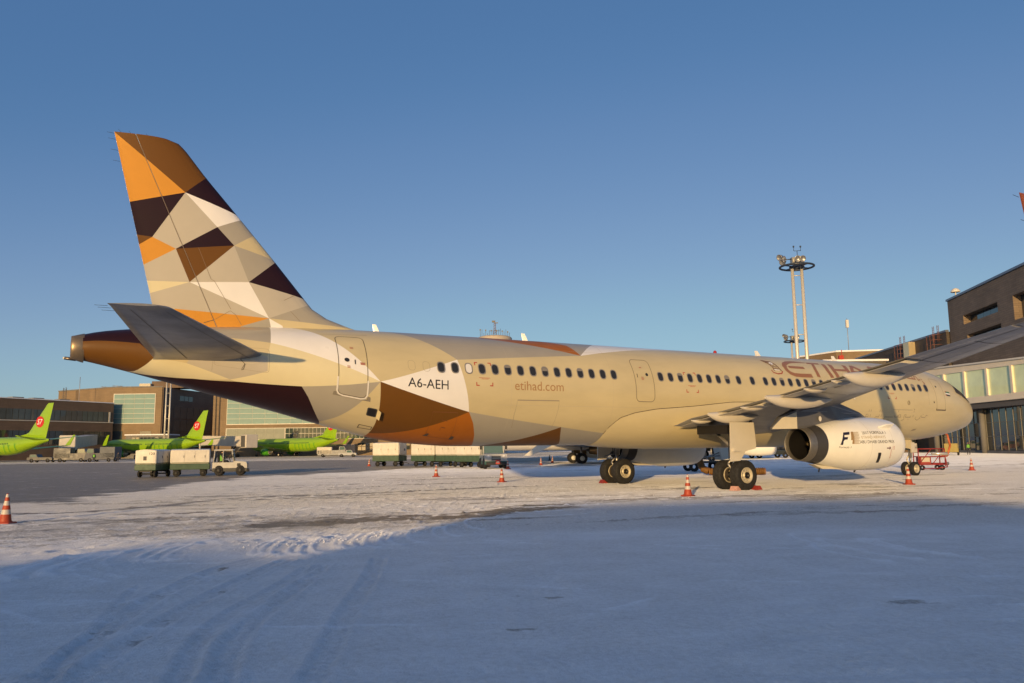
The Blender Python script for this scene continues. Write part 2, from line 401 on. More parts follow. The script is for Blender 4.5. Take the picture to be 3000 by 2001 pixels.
def on_hull(uv, off, side=1):
    a = HULL.at([p[0] for p in uv], [p[1] for p in uv], off)
    if side < 0: a = a * [1, -1, 1]
    return a
def hull_decal(name, polys, m, off=.006, dx=.5, dth=.06, parent=None, metric=None):
    """polys in (x, angle); metric=(x0,th0): polys in metres from that anchor"""
    if metric: polys = [[(metric[0] + p[0], metric[1] + p[1] / RAD) for p in q] for q in polys]
    vs, fs = dice(polys, dx, dth)
    return hull_flat(name, vs, fs, m, off, parent)
def hull_flat(name, vs, fs, m, off, parent=None):
    P = on_hull(vs, off); N = HULL.normal([p[0] for p in vs], [p[1] for p in vs])
    if N[0][1] > 0: N = -N
    out = []
    for q in fs:
        a = np.cross(P[q[1]] - P[q[0]], P[q[2]] - P[q[0]]); out.append(q if a @ N[q[0]] > 0 else q[::-1])
    return surf_mesh(name, P, out, [m], None, parent or plane, N)
def hull_text(name, s, x0, th0, w, h, m, off=.008):
    vs, fs = fit_text(s, w, h)
    return hull_flat(name, [(x0 + p[0], th0 + p[1] / RAD) for p in vs], fs, m, off)
def rrect(w, h, r, n=4):
    out = []
    for cx, cy, a0 in ((w / 2 - r, h / 2 - r, 0), (-w / 2 + r, h / 2 - r, 90), (-w / 2 + r, -h / 2 + r, 180), (w / 2 - r, -h / 2 + r, 270)):
        for i in range(n + 1): a = R(a0 + 90 * i / n); out.append((cx + r * math.cos(a), cy + r * math.sin(a)))
    return out
def ring_polys(o, i): 
    n = len(o); return [[o[k], o[(k + 1) % n], i[(k + 1) % n], i[k]] for k in range(n)]
def slab_on_hull(name, outline, m, off0, off1, parent, base, x0, th0):
    """raised outline (metres) on the hull: top face plus walls"""
    n = len(outline); uv = [(x0 + p[0], th0 + p[1] / RAD) for p in outline]
    P = np.vstack([on_hull(uv, off0), on_hull(uv, off1)])
    fs = [list(range(n, 2 * n))[::-1]] + [[i, (i + 1) % n, n + (i + 1) % n, n + i] for i in range(n)]
    return surf_mesh(name, P, fs, [m], None, parent, None, base, False)
def ring_on_hull(name, o, i, m, off, parent, base, x0, th0):
    n = len(o); U = lambda l: [(x0 + p[0], th0 + p[1] / RAD) for p in l]
    P = np.vstack([on_hull(U(o), 0), on_hull(U(o), off), on_hull(U(i), off), on_hull(U(i), 0.001)])
    fs = []
    for k in range(3):
        for a in range(n): b = (a + 1) % n; fs.append([k * n + a, k * n + b, k * n + n + b, k * n + n + a])
    return surf_mesh(name, P, fs, [m], None, parent, None, base, False)

# ---- cabin windows: one built, the rest share its meshes
WTH = .330
WO, WI = rrect(.30, .42, .13), rrect(.235, .345, .105)
wx0 = -15.0; wb = Vector((wx0, 0, 0))
def hull_pane(name, polys, m, off, parent):
    vs, fs = dice([[(wx0 + q[0], WTH + q[1] / RAD) for q in p_] for p_ in polys], None, .03)
    o = hull_flat(name, vs, fs, m, off, parent); me = o.data
    for v in me.vertices: v.co.x += BASE.x - wb.x
    return o
win_proto = ring_on_hull('window', WO, WI, RINGM, .010, plane, wb, wx0, WTH)
pane_proto = hull_pane('pane', [WI], GLASSD, .004, win_proto)
pane_white = hull_pane('pane', [WI], BLIND, .004, win_proto); WHITE_PANE = pane_white.data; bpy.data.objects.remove(pane_white)
BLINDS = []
for cut in (.02, .085):
    o = hull_pane('blind', [[q for q in [(max(-.112, min(.112, a)), b) for a, b in WI] if q[1] >= cut - 1e-6] + [(-.112, cut), (.112, cut)]], mat('blind_grey', (.22, .20, .17), .5), .0055, win_proto)
    BLINDS.append(o)
WIN_X = [-33.775, -33.24] + [-32.70] + [-32.17 + .5335 * k for k in range(12)]
WIN_X += [-23.914 + .5334 * k for k in range(11)][:8]
WIN_X = WIN_X + [-19.51, -18.67, -17.846] + [-17.31 + .533 * k for k in range(11)] + [-10.869 + .5334 * k for k in range(10)]
first = True
for b_ in BLINDS: COL.objects.unlink(b_)
for k, x in enumerate(WIN_X):
    if first: w, p = win_proto, pane_proto; first = False
    else:
        w = win_proto.copy(); COL.objects.link(w); p = pane_proto.copy(); COL.objects.link(p); p.parent = w
    w.location = (x + 22.0, 0, 0)
    if k in (5, 8, 11, 17, 22, 27, 31, 40, 44):      # blinds pulled part of the way down
        b_ = BLINDS[k % 2].copy(); COL.objects.link(b_); b_.parent = w
    if k == 2: p.data = WHITE_PANE
    if k == 2: w['label'] = 'cabin window blanked off in white'
# x where windows are really narrower hull: nose ones follow the taper
# ---- two faint plugged windows and small marks
for x in (-34.86, -34.32):
    hull_decal('window_plug', ring_polys(rrect(.26, .38, .11), rrect(.24, .36, .1)), LINE2, .004, None, None, metric=(x, .312))
for cx in (-32.11, -22.29, -9.05):
    cm = []
    for sx in (-1, 1):
        for sy, yy in ((1, .455), (-1, .021)):
            X = cx + sx * .34; T = (yy - WTH) * RAD
            cm.append([(X - cx, T), (X - cx - sx * .13, T), (X - cx - sx * .13, T - sy * .035), (X - cx - sx * .035, T - sy * .035), (X - cx - sx * .035, T - sy * .13), (X - cx, T - sy * .13)])
    for q in cm: hull_decal('cut_here_mark', [q], RED, .006, None, None, metric=(cx, WTH))
    hull_decal('small_notice', [[(-.22, -.33), (.22, -.33), (.22, -.345), (-.22, -.345)], [(-.12, -.37), (.16, -.37), (.16, -.383), (-.12, -.383)]], RED, .006, None, None, metric=(cx, WTH))

# ---- doors
def hull_door(name, x, th, w, h, r=.16, gap=.03, wob=None, col=BEIGE, gapm=LINE):
    o = rrect(w, h, r, 5); i = rrect(w - 2 * gap, h - 2 * gap, r - gap, 5)
    return hull_decal(name, ring_polys(o, i), gapm, .008, None, .05, metric=(x, th))
DW = mat('door_edge_white', (.70, .66, .58), .4)
h4 = (.89 + .43) * RAD
door = hull_door('door', -36.9, (.875 - .41) / 2, .98, h4 - .06, .2, .022)
door['label'] = 'rear service door outlined in grey over a white lower edge'
fr = [(-.50, -.62), (-.50, -1.18), (-.44, -1.30), (-.30, -1.345), (.30, -1.345), (.44, -1.30), (.50, -1.18), (.50, -.62)]
hull_decal('door_rim', stroke(fr, .055), DW, .014, None, .05, door, (-36.9, .233))
hull_decal('door_sill', [[(-.62, -1.39), (-.60, -1.24), (-.51, -1.21), (-.50, -1.33), (.50, -1.33), (.52, -1.20), (.62, -1.22), (.63, -1.39)]], mat('sill_grey', (.22, .19, .14), .5), .010, .25, .05, door, (-36.9, .233))
def disc(r, cx=0, cy=0, n=14): return [(cx + r * math.cos(2 * math.pi * k / n), cy + r * math.sin(2 * math.pi * k / n)) for k in range(n)]
hull_decal('porthole', [disc(.085)], GLASSD, .010, None, None, door, (-37.1, .28))
hull_decal('handle', [[(-.018, -.09), (.018, -.09), (.018, .09), (-.018, .09)]], BLACK, .012, None, None, door, (-36.83, .255))
for yy, ww in ((.56, .12), (.15, .10), (.245, .16), (.235, .14)):
    hull_decal('door_notice', [[(-ww / 2, 0), (ww / 2, 0), (ww / 2, .03), (-ww / 2, .03)], [(-ww / 2, -.05), (ww / 2, -.05), (ww / 2, -.02), (-ww / 2, -.02)]], mat('faded_red', (.38, .16, .11), .5), .011, None, None, door, (-36.9 + (.32 if ww > .13 else 0) - (.15 if ww == .10 else 0), yy))
d3 = hull_door('door', -24.8, (.72 - .19) / 2, .97, .91 * RAD, .2, .030, gapm=mat('door_gap_brown', (.22, .18, .12), .6))
hull_decal('porthole', [disc(.07)], GLASSD, .010, None, None, d3, (-24.62, .36)); hull_decal('handle', [[(-.015, -.08), (.015, -.08), (.015, .08), (-.015, .08)]], BLACK, .012, None, None, d3, (-25.12, .33))
hull_decal('door_notice', [[(-.06, 0), (.06, 0), (.06, .05), (-.06, .05)], [(-.09, -.42), (.03, -.42), (.03, -.39), (-.09, -.39)], [(-.09, -.47), (.05, -.47), (.05, -.44), (-.09, -.44)], [(-.09, -.52), (.03, -.52), (.03, -.49), (-.09, -.49)]], mat('faded_red', (.38, .16, .11), .5), .010, None, None, d3, (-24.85, .50))
d1 = hull_door('door', -4.9, .235, .84, .93 * 1.93, .12, .022, gapm=LINE2)
hull_decal('door_sill', [[(-.46, -.95), (-.46, -.84), (-.41, -.84), (-.41, -.90), (.41, -.90), (.41, -.84), (.46, -.84), (.46, -.95)]], LINE, .010, .2, .05, d1, (-4.9, .235))
hull_decal('porthole', [disc(.06)], GLASSD, .010, None, None, d1, (-5.05, .42))
# cargo doors, panels
SE = stroke
hull_decal('cargo_door', SE([(-30.74, -.75 + .0), (-30.80, -.48), (-30.74, -.206), (-28.93, -.203), (-28.93, -.33)], .018) + SE([(-28.93, -.33), (-28.99, -.75)], .01), LINE2, .006, .3, .1)
hull_decal('bulk_cargo_door', SE([(-34.02, -1.0), (-34.02, -.478), (-33.08, -.460), (-33.02, -1.05)], .012), mat('gap_on_amber', (.16, .06, .015), .6), .006, .3, .1)
hull_decal('bulk_door_hinge', [[(-34.12, -1.03), (-33.98, -.955), (-33.90, -.96), (-33.93, -1.035), (-33.06, -1.085), (-33.02, -.985), (-32.90, -1.0), (-32.90, -1.10)]], mat('hinge_dark', (.07, .05, .035), .5), .012, .3, .1)
hull_decal('bulk_door_latch', SE([(-33.62, -.62), (-33.40, -.64)], .012) + SE([(-33.55, -.78), (-33.40, -.79)], .02) + SE([(-33.58, -.78), (-33.56, -.86)], .014), mat('gap_on_amber', (.16, .06, .015), .6), .007, None, None)
hull_decal('access_panel', ring_polys([(-36.42, -1.01), (-35.95, -1.0), (-35.95, -1.10), (-36.42, -1.14)], [(-36.39, -1.028), (-35.98, -1.018), (-35.98, -1.083), (-36.39, -1.118)]), LINE, .006, None, None)
for q, w_ in (([(-8.95, -.235), (-7.40, -.237)], .012), ([(-37.9, .93), (-36.2, .985)], .006), ([(-6.0, -.1), (-6.0, .95)], .012), ([(-41.2, -.42), (-41.2, -.15)], .008)): hull_decal('panel_seam', SE(q, w_), LINE2, .004, .4, .05)
for x in (-31.0, -26.4, -20.2, -15.0, -9.5):
    hull_decal('skin_seam', SE([(x, -1.0), (x, 1.5)], .007), mat('skin_joint', (.46, .39, .285), .5), .003, None, .045)
for t in (.86, -.30):
    hull_decal('skin_seam', SE([(-35.8 if t > 0 else -31.5, t), (-26.5, t), (-7, t)], .004), mat('skin_joint', (.46, .39, .285), .5), .0025, .4, None)
# open outflow valve on the lower rear side: black cavity, frame, hinged flap
vf = ring_on_hull('outflow_valve', rrect(.34, .36, .05, 2), rrect(.28, .30, .04, 2), mat('valve_frame', (.05, .05, .05), .5), .012, plane, BASE, -36.14, -.655)
slab_on_hull('valve_opening', rrect(.28, .30, .04, 2), BLACK, 0, .011, vf, BASE, -36.14, -.655)
mb = MB(); a = on_hull([(-35.97, -.57), (-35.97, -.75)], .02); b = on_hull([(-35.90, -.58), (-35.90, -.74)], .16)
mb.add([a[0], a[1], b[1], b[0], a[0] + [.012, 0, 0], a[1] + [.012, 0, 0], b[1] + [.012, 0, 0], b[0] + [.012, 0, 0]], [[0, 1, 2, 3], [7, 6, 5, 4], [0, 4, 5, 1], [1, 5, 6, 2], [2, 6, 7, 3], [3, 7, 4, 0]], BEIGE); mb.build('valve_flap', vf, BASE)
mb = MB(); p = HULL.at(-11.98, .011, .0); mb.cyl(p, p + np.array([0, -.02, 0]), .07, METAL, seg=14); mb.cyl(p + np.array([0, -.02, 0]), p + np.array([0, -.024, 0]), .05, mat('lens', (.8, .75, .6), .1), seg=14); mb.build('inspection_lamp', plane, BASE)
hull_decal('round_port', ring_polys(disc(.11), disc(.085)) + [[(-.02, -.05), (.03, -.05), (.05, .05), (.0, .05)]], LINE, .006, None, None, metric=(-7.74, -.06))
hull_decal('drain_panel', [[(-.2, -.09), (.12, -.04), (.2, .09), (-.1, .06)]], LINE2, .006, None, None, metric=(-6.64, -.80))
hull_decal('static_port', [[(-.05, -.04), (.05, -.05), (.03, .05), (-.05, .05)]], LINE, .006, None, None, metric=(-5.55, -.02))

# ---- lettering
hull_text('registration_lettering', 'A6-AEH', -35.02, -.073, 1.49, .325, BLACK)
hull_text('web_address_lettering', 'etihad.com', -30.87, -.03, 2.12, .335, mat('copper_small_lettering', (.36, .19, .07), .45))
T_ = {'E': ([(-14.25, .985), (-14.88, .99), (-15.21, .984), (-15.59, .944), (-15.90, .870), (-16.05, .769), (-16.06, .655), (-15.94, .575), (-15.69, .530), (-15.28, .521), (-14.53, .527)], [.05, .13, .17, .21, .24, .25, .24, .22, .21, .21, .21]),
      'Em': ([(-15.79, .768), (-14.73, .763)], .17), 'T': ([(-14.2, .972), (-13.31, .972)], .13), 'Ts': ([(-13.80, .965), (-14.02, .72), (-14.10, .499)], [.16, .2, .22]),
      'I': ([(-13.02, .975), (-13.16, .700), (-13.13, .497)], .24), 'H1': ([(-12.54, .975), (-12.68, .728), (-12.70, .497)], .25), 'Hm': ([(-12.67, .757), (-11.62, .757)], .15), 'H2': ([(-11.50, .976), (-11.62, .76), (-11.63, .497)], .25),
      'A1': ([(-10.93, .975), (-11.32, .719), (-11.5, .497)], .2), 'A2': ([(-10.93, .965), (-10.35, .66), (-10.1, .497)], .24), 'A3': ([(-11.25, .73), (-10.5, .70)], .14), 'D1': ([(-9.6, .965), (-9.72, .70), (-9.75, .497)], .24), 'D2': ([(-9.62, .97), (-9.1, .90), (-8.9, .72), (-9.2, .54), (-9.75, .51)], .18)}
def fine(pts, w, n=5):
    P = []; W = []
    ws = w if isinstance(w, list) else [w] * len(pts)
    for i in range(len(pts) - 1):
        for k in range(n): t = k / n; P.append((pts[i][0] * (1 - t) + pts[i + 1][0] * t, pts[i][1] * (1 - t) + pts[i + 1][1] * t)); W.append(ws[i] * (1 - t) + ws[i + 1] * t)
    P.append(pts[-1]); W.append(ws[-1]); return P, W
for keys in (('E', 'Em'), ('T', 'Ts'), ('I',), ('H1', 'Hm', 'H2'), ('A1', 'A2', 'A3'), ('D1', 'D2')):
    qs = []
    for k in keys:
        pts, w = T_[k]; mm = [(p[0] + 13, (p[1] - .75) * RAD) for p in pts]; P, W = fine(mm, w); qs += stroke(P, W)
    hull_decal('title_letter', qs, TITLE, .007, None, None, metric=(-13, .75))
# crest in front of the title: hooded bird over a scroll, in brown, white and red strokes
CB = mat('crest_brown', (.16, .07, .035), .5)
cw = [[(-.48, .42), (-.30, .38), (-.02, .36), (.18, .22), (.26, -.02), (.30, -.30), (.12, -.36), (-.02, -.20), (-.14, .06), (-.34, .26)], [(-.18, -.30), (.30, -.34), (.34, -.42), (.1, -.47), (-.2, -.42)]]
hull_decal('crest', stroke(fine([(-.50, .43), (-.2, .36), (.05, .33), (.2, .12), (.3, -.3)], .07)[0], .07) + stroke(fine([(-.46, .40), (-.22, .14), (-.12, -.06), (-.16, -.3)], .06)[0], .06) + stroke([(-.32, .30), (-.1, .24), (.1, .14)], .06) + stroke([(-.2, .12), (.04, .05)], .05) + stroke([(-.1, -.04), (.16, -.06)], .05) + stroke([(-.1, -.16), (.2, -.18)], .05), CB, .007, None, None, metric=(-16.78, .765))
hull_decal('crest_scroll', stroke(fine([(-.34, -.26), (-.30, -.40), (-.05, -.47), (.22, -.44), (.36, -.30)], .05)[0], .06), mat('crest_red', (.33, .06, .03), .5), .008, None, None, metric=(-16.78, .765))
hull_decal('crest_breast', [disc(.11, -.02, .20, 10), [(-.12, -.20), (.18, -.22), (.2, -.28), (-.14, -.26)]], WHITE, .009, None, None, metric=(-16.78, .765))
# arabic slogan on the lower nose and the arabic airline name behind the cockpit (pen strokes, right to left)
def strokes_decal(name, L, w, m, x0, th0, sx=1, sy=1): hull_decal(name, [q for l in L for q in stroke([(p[0] * sx, p[1] * sy) for p in l], w)], m, .006, None, None, metric=(x0, th0))['kind'] = 'stuff'
AR = [[(0, .12), (-.12, .16), (-.16, .02), (-.45, .02)], [(-.45, .02), (-.52, .14), (-.6, -.02)], [(-.55, -.02), (-.75, -.16), (-.95, -.06), (-.92, .05)], [(-1.15, .02), (-1.15, .42)], [(-1.1, .46), (-1.2, .5)], [(-1.35, .10), (-1.35, .02), (-1.75, .02)], [(-1.75, .02), (-1.7, .16), (-1.85, .16), (-1.86, .02), (-1.8, -.12), (-2.0, -.18)], [(-2.1, .02), (-2.6, .02)], [(-2.1, .02), (-2.15, .16), (-2.3, .14), (-2.32, .02)], [(-2.35, .02), (-2.35, .42)], [(-2.6, .02), (-2.6, .12)], [(-2.7, .02), (-3.3, .02), (-3.4, -.08), (-3.2, -.18), (-2.95, -.14)], [(-2.95, -.22), (-2.9, -.22)], [(-3.6, .02), (-3.6, .42)], [(-3.75, .02), (-3.75, .42)], [(-3.75, .02), (-4.0, .02), (-4.1, -.1), (-3.9, -.18)], [(-4.4, .42), (-4.4, .02)], [(-4.55, .42), (-4.55, .02), (-4.8, .02)], [(-4.7, .02), (-4.72, .14), (-4.62, .16)], [(-1.5, -.1), (-1.46, -.1)], [(-.4, .2), (-.36, .2)]]
strokes_decal('arabic_slogan_lettering', AR, .030, mat('slogan_grey_brown', (.25, .20, .14), .5), -6.05, -.43, 1.05, .9)
AN = [[(0, .5), (.02, .0)], [(-.12, .46), (-.14, .0), (-.35, -.02)], [(-.3, -.02), (-.32, .2), (-.5, .22), (-.55, .0)], [(-.55, .02), (-.9, .04)], [(-.7, .04), (-.72, .22), (-.86, .2)], [(-.9, .04), (-1.1, .06), (-1.3, .1)], [(-.02, -.08), (.06, -.2), (-.02, -.28)], [(-.3, .34), (-.26, .34)]]
strokes_decal('arabic_title_lettering', AN, .085, TITLE, -6.0, .585)
fl = [((0, .02), (.42, .06), (.09)), ]
for k, (mm, y) in enumerate(((mat('flag_green', (.03, .15, .06), .5), .09), (WHITE, 0.0), (BLACK, -.09))):
    hull_decal('flag_stripe', [[(-.2, y - .045), (.24, y - .045), (.24, y + .045), (-.2, y + .045)]], mm, .008, None, None, metric=(-4.08 + .0, .262))
hull_decal('flag_bar', [[(-.20, -.135), (-.11, -.135), (-.11, .135), (-.20, .135)]], mat('flag_red', (.4, .04, .03), .5), .010, None, None, metric=(-4.08, .262))
# cockpit glazing (only its rear edge shows)
for side in (1,):
    hull_decal('cockpit_window', [[(-2.95, .40), (-2.30, .36), (-2.25, .66), (-2.75, .70)], [(-2.2, .36), (-1.62, .34), (-1.6, .68), (-2.15, .66)], [(-1.54, .34), (-1.0, .38), (-1.0, .95), (-1.5, .70)]], GLASSD, .012, .12, .08)
for o in kids(plane):
    if o.name.startswith('cockpit_window'):
        c = o.copy(); COL.objects.link(c); c.scale = (1, -1, 1)
# ------------------------------------------------------------------ fin and rudder
V = {'T0': (-44.22, 11.78), 'T1': (-42.55, 11.80), 'T2': (-42.35, 11.76), 'a': (-41.48, 10.73), 'P1': (-42.09, 10.08), 'b': (-43.65, 9.41), 'P2': (-42.99, 8.52), 'c': (-43.43, 8.60), 'd': (-40.48, 9.63), 'e': (-40.32, 9.45), 'P3': (-41.07, 9.05), 'P4': (-42.29, 8.20), 'P5': (-40.52, 8.49), 'f': (-39.92, 8.98), 'P6': (-41.84, 7.15), 'g': (-43.25, 7.86), 'h': (-43.11, 7.27), 'i': (-43.07, 7.08), 'P7': (-40.02, 7.30), 'j': (-39.17, 8.16), 'k': (-39.13, 8.09), 'l': (-38.21, 7.04), 'm': (-42.92, 6.50), 'P8': (-39.33, 6.13), 'n': (-37.18, 6.00), 'o1': (-42.23, 6.26), 'o2': (-40.21, 5.81), 'o3': (-41.34, 5.74), 'w1': (-38.88, 5.90), 'w2': (-39.27, 5.87), 'hT': (-43.63, 11.79), 'hB': (-41.06, 5.97)}
# push outline points a little outside the edge so the colour meets it
def ex(p, dx): return (p[0] + dx, p[1])
tb, tc, tg, th_, ti, tm = [ex(V[k], -.6) for k in ('b', 'c', 'g', 'h', 'i', 'm')]
la, ld, le_, lf, lj, lk, ll, ln = [ex(V[k], .5) for k in ('a', 'd', 'e', 'f', 'j', 'k', 'l', 'n')]
la = (la[0], la[1] + .43); ld = (-39.98, 9.43); le_ = (-39.82, 9.66); lf = (-39.4, 9.27); lj = (-38.68, 8.04); lk = (-38.65, 8.53); ll = (-37.7, 6.82)
FINP = [
    (BROWN, [V['T0'], (-44.3, 12.3), (-41, 12.3), la, V['P1']]), (GOLD, [(-44.9, 11.9), V['T0'], V['P1'], tb]), (DARK, [tb, V['P1'], V['P2'], tc]),
    (DARK, [V['P1'], la, ld]), (WHITE, [V['P1'], ld, le_, V['P3']]), (GREY2, [V['P1'], V['P3'], V['P4'], V['P2']]), (DARK, [V['P4'], V['P3'], V['P5']]),
    (GREY, [V['P3'], le_, lf, V['P5']]), (BROWN, [V['P4'], V['P5'], V['P6']]), (BROWN, [tc, V['P2'], tg]), (GOLD, [tg, V['P2'], V['P4'], th_]),
    (GREY2, [th_, V['P4'], V['P6'], ti]), (GREY2, [V['P5'], V['P6'], V['P7']]), (BEIGE, [V['P5'], lf, lj]), (GREY, [V['P5'], lj, lk, V['P7']]), (DARK, [V['P7'], lk, ll]),
    (CREAM, [ti, V['P6'], tm]), (GREY2, [tm, V['P6'], V['P8'], V['o1'], (-43.4, 6.2)]), (WHITE, [V['P6'], V['P7'], V['P8']]), (GREY2, [V['P7'], ll, V['P8']]),
    (GREY, [V['P8'], ll, ln]), (GOLD, [V['o1'], V['P8'], V['o2'], (-40.9, 5.2), (-42.9, 5.2)]), (WHITE, [V['P8'], V['w1'], (-38.7, 5.2), (-39.2, 5.2), V['w2']]), (GREY, [V['P8'], V['w2'], (-39.2, 5.2), (-40.9, 5.2), V['o2']]),
]
FLE = [(5.3, -36.2), (5.95, -36.25), (6.05, -36.6), (6.28, -37.3), (6.58, -37.82), (7.04, -38.22), (8.1, -39.12), (9.63, -40.47), (10.73, -41.46), (11.55, -42.13), (11.72, -42.32), (11.80, -42.62)]
FTE = [(5.3, -42.63), (6.43, -42.91), (11.80, -44.23)]
FHG = [(5.3, -40.77), (5.97, -41.06), (11.80, -43.63)]
fle = lambda z: float(np.interp(z, [a for a, b in FLE], [b for a, b in FLE]))
fte = lambda z: float(np.interp(z, [a for a, b in FTE], [b for a, b in FTE]))
fhg = lambda z: float(np.interp(z, [a for a, b in FHG], [b for a, b in FHG]))
FN = [(.0, .0), (.0125, .19), (.05, .355), (.1, .468), (.2, .574), (.3, .60), (.4, .58), (.5, .53), (.6, .456), (.7, .366), (.8, .262), (.9, .145), (1., .012)]
def foil(t): return float(np.interp(t, [a for a, b in FN], [b for a, b in FN])) / .60
def fin_y(x, z):
    a, b = fle(z), fte(z); a2 = min(a, b + 5.2 - (z - 5.3) * .42) if z < 7 else a
    th = .30 - .017 * (z - 5.3)
    t = (a - x) / max(a - b, .1); 
    return th * .5 * 2 * foil(min(max(t, 0), 1)) * .9
def build_fin(name, lo, hi, zs, nx):
    bm = bmesh.new(); rows = []
    for z in zs:
        A, B = hi(z), lo(z)
        ts = [1 - math.cos(math.pi * .5 * k / nx) for k in range(nx + 1)]
        rows.append([bm.verts.new((A + (B - A) * t, z, 0)) for t in ts])
    for i in range(len(rows) - 1):
        for j in range(nx): bm.faces.new((rows[i][j], rows[i][j + 1], rows[i + 1][j + 1], rows[i + 1][j]))
    polys = [p for _, p in FINP]; cut_pattern(bm, polys); mats = [BEIGE, METAL]
    for m, _ in FINP:
        if m not in mats: mats.append(m)
    cls = classify(bm, polys, [m for m, _ in FINP], BEIGE)
    edge = [q for q in bm.edges if q.is_boundary]
    bm.verts.index_update(); bm.verts.ensure_lookup_table(); n = len(bm.verts)
    uv = [(v.co.x, v.co.y) for v in bm.verts]; fs = [[v.index for v in q.verts] for q in bm.faces]
    bl = [tuple(v.index for v in e.verts) for e in edge]; bm.free()
    Y = [max(fin_y(x, z), .008) for x, z in uv]
    P = [(x, -y, z) for (x, z), y in zip(uv, Y)] + [(x, y, z) for (x, z), y in zip(uv, Y)]
    F = fs + [[i + n for i in f[::-1]] for f in fs] + [[a, b, b + n, a + n] for a, b in bl]
    # normals
    def nrm(x, z):
        e = .04; gx = (fin_y(x + e, z) - fin_y(x - e, z)) / (2 * e); gz = (fin_y(x, z + e) - fin_y(x, z - e)) / (2 * e)
        v = Vector((-gx, -1, -gz)); v.normalize(); return v
    mi = [mats.index(c) for c in cls] * 2 + [1] * len(bl)
    me = bpy.data.meshes.new(name); me.from_pydata([(p[0] - BASE.x, p[1], p[2]) for p in P], [], F)
    for m in mats: me.materials.append(m)
    me.polygons.foreach_set('material_index', mi); me.update()
    bm = bmesh.new(); bm.from_mesh(me); bmesh.ops.recalc_face_normals(bm, faces=bm.faces); bm.to_mesh(me); bm.free()
    sm = [True] * (2 * len(fs)) + [False] * len(bl); me.polygons.foreach_set('use_smooth', sm)
    N = []
    for x, z in uv: N.append(nrm(x, z))
    N = [tuple(v) for v in N] + [(v.x, -v.y, v.z) for v in N]
    me.normals_split_custom_set_from_vertices(N)
    return link_mesh(name, me, plane)
zz = [5.3, 5.6, 5.8, 5.9, 5.95, 6.0, 6.05, 6.15, 6.28, 6.42, 6.58, 6.8] + list(np.linspace(7.04, 11.5, 14)) + [11.62, 11.72, 11.77, 11.8]
fin = build_fin('fin', lambda z: fhg(z) + .012, fle, zz, 22)
rud = build_fin('rudder', fte, lambda z: fhg(z) - .012, zz[1:], 9)
# dark hinge gap, seams and static wicks
def fin_strip(pts, w, m=LINE):
    mb = MB()
    for q in stroke(pts, w):
        mb.add([(p[0], -fin_y(p[0], p[1]) - .006, p[1]) for p in q], [[0, 1, 2, 3]], m)
        mb.add([(p[0], fin_y(p[0], p[1]) + .006, p[1]) for p in q], [[3, 2, 1, 0]], m)
    mb.build('fin_seam', plane, BASE)
SEAMB = mat('fin_seam', (.20, .14, .08), .6)
n_ = lambda a, b, k: [(a[0] + (b[0] - a[0]) * i / k, a[1] + (b[1] - a[1]) * i / k) for i in range(k + 1)]
fin_strip(n_((-43.5, 11.5), (-41.08, 6.02), 14), .014, SEAMB); fin_strip(n_((-41.06, 5.97), (-41.36, 5.86), 2), .02)
fin_strip(n_((-41.62, 8.30), (-41.2, 7.3), 4) + n_((-41.10, 7.25), (-40.55, 6.35), 4), .012, SEAMB)
fin_strip(n_((-41.04, 5.98), (-40.60, 6.28), 3) + n_((-40.57, 6.3), (-40.40, 6.18), 2) + n_((-40.38, 6.15), (-40.2, 5.85), 2), .012, SEAMB)
fin_strip(n_((-38.85, 6.78), (-38.5, 6.98), 3), .012, SEAMB); fin_strip(n_((-38.62, 6.42), (-38.3, 6.1), 3), .010, SEAMB)
mb = MB()
for z in (11.74, 11.55, 11.2, 10.85): x = fte(z); mb.cyl((x + .02, 0, z), (x - .22, 0, z + .012), .005, BLACK, seg=4)
for x in (-44.0, -43.7, -43.2): mb.cyl((x, 0, 11.78), (x - .12, 0, 11.90), .005, BLACK, seg=4)
mb.build('static_wick', plane, BASE)
# fairing between fin and rear fuselage: nothing to add, the fin runs into the hull; exhaust ring at the tail tip
mb = MB()
mb.lathe([(-44.70, .43), (-44.72, .445), (-44.98, .365), (-45.05, .35), (-45.06, .31), (-44.9, .29)], mat('tail_ring_metal', (.34, .25, .15), .38, metal=.7, var=.15, vscale=5), 24, 'x', (0, 0, 0))
k = len(mb.v); mb.v = [(v[0], v[1] * .92, v[2] * 1.0 + 4.885 + (-.01 if v[0] > -44.9 else -.01)) for v in mb.v]
mb.cyl((-44.9, 0, 4.87), (-44.91, 0, 4.87), .28, BLACK, seg=20)
mb.cyl((-44.9, 0, 4.52), (-45.2, 0, 4.55), .05, DKMETAL, seg=10); mb.cyl((-45.2, 0, 4.55), (-45.24, 0, 4.55), .035, mat('lens', (.8, .75, .6), .1), seg=10)
mb.build('exhaust_ring', plane, BASE)

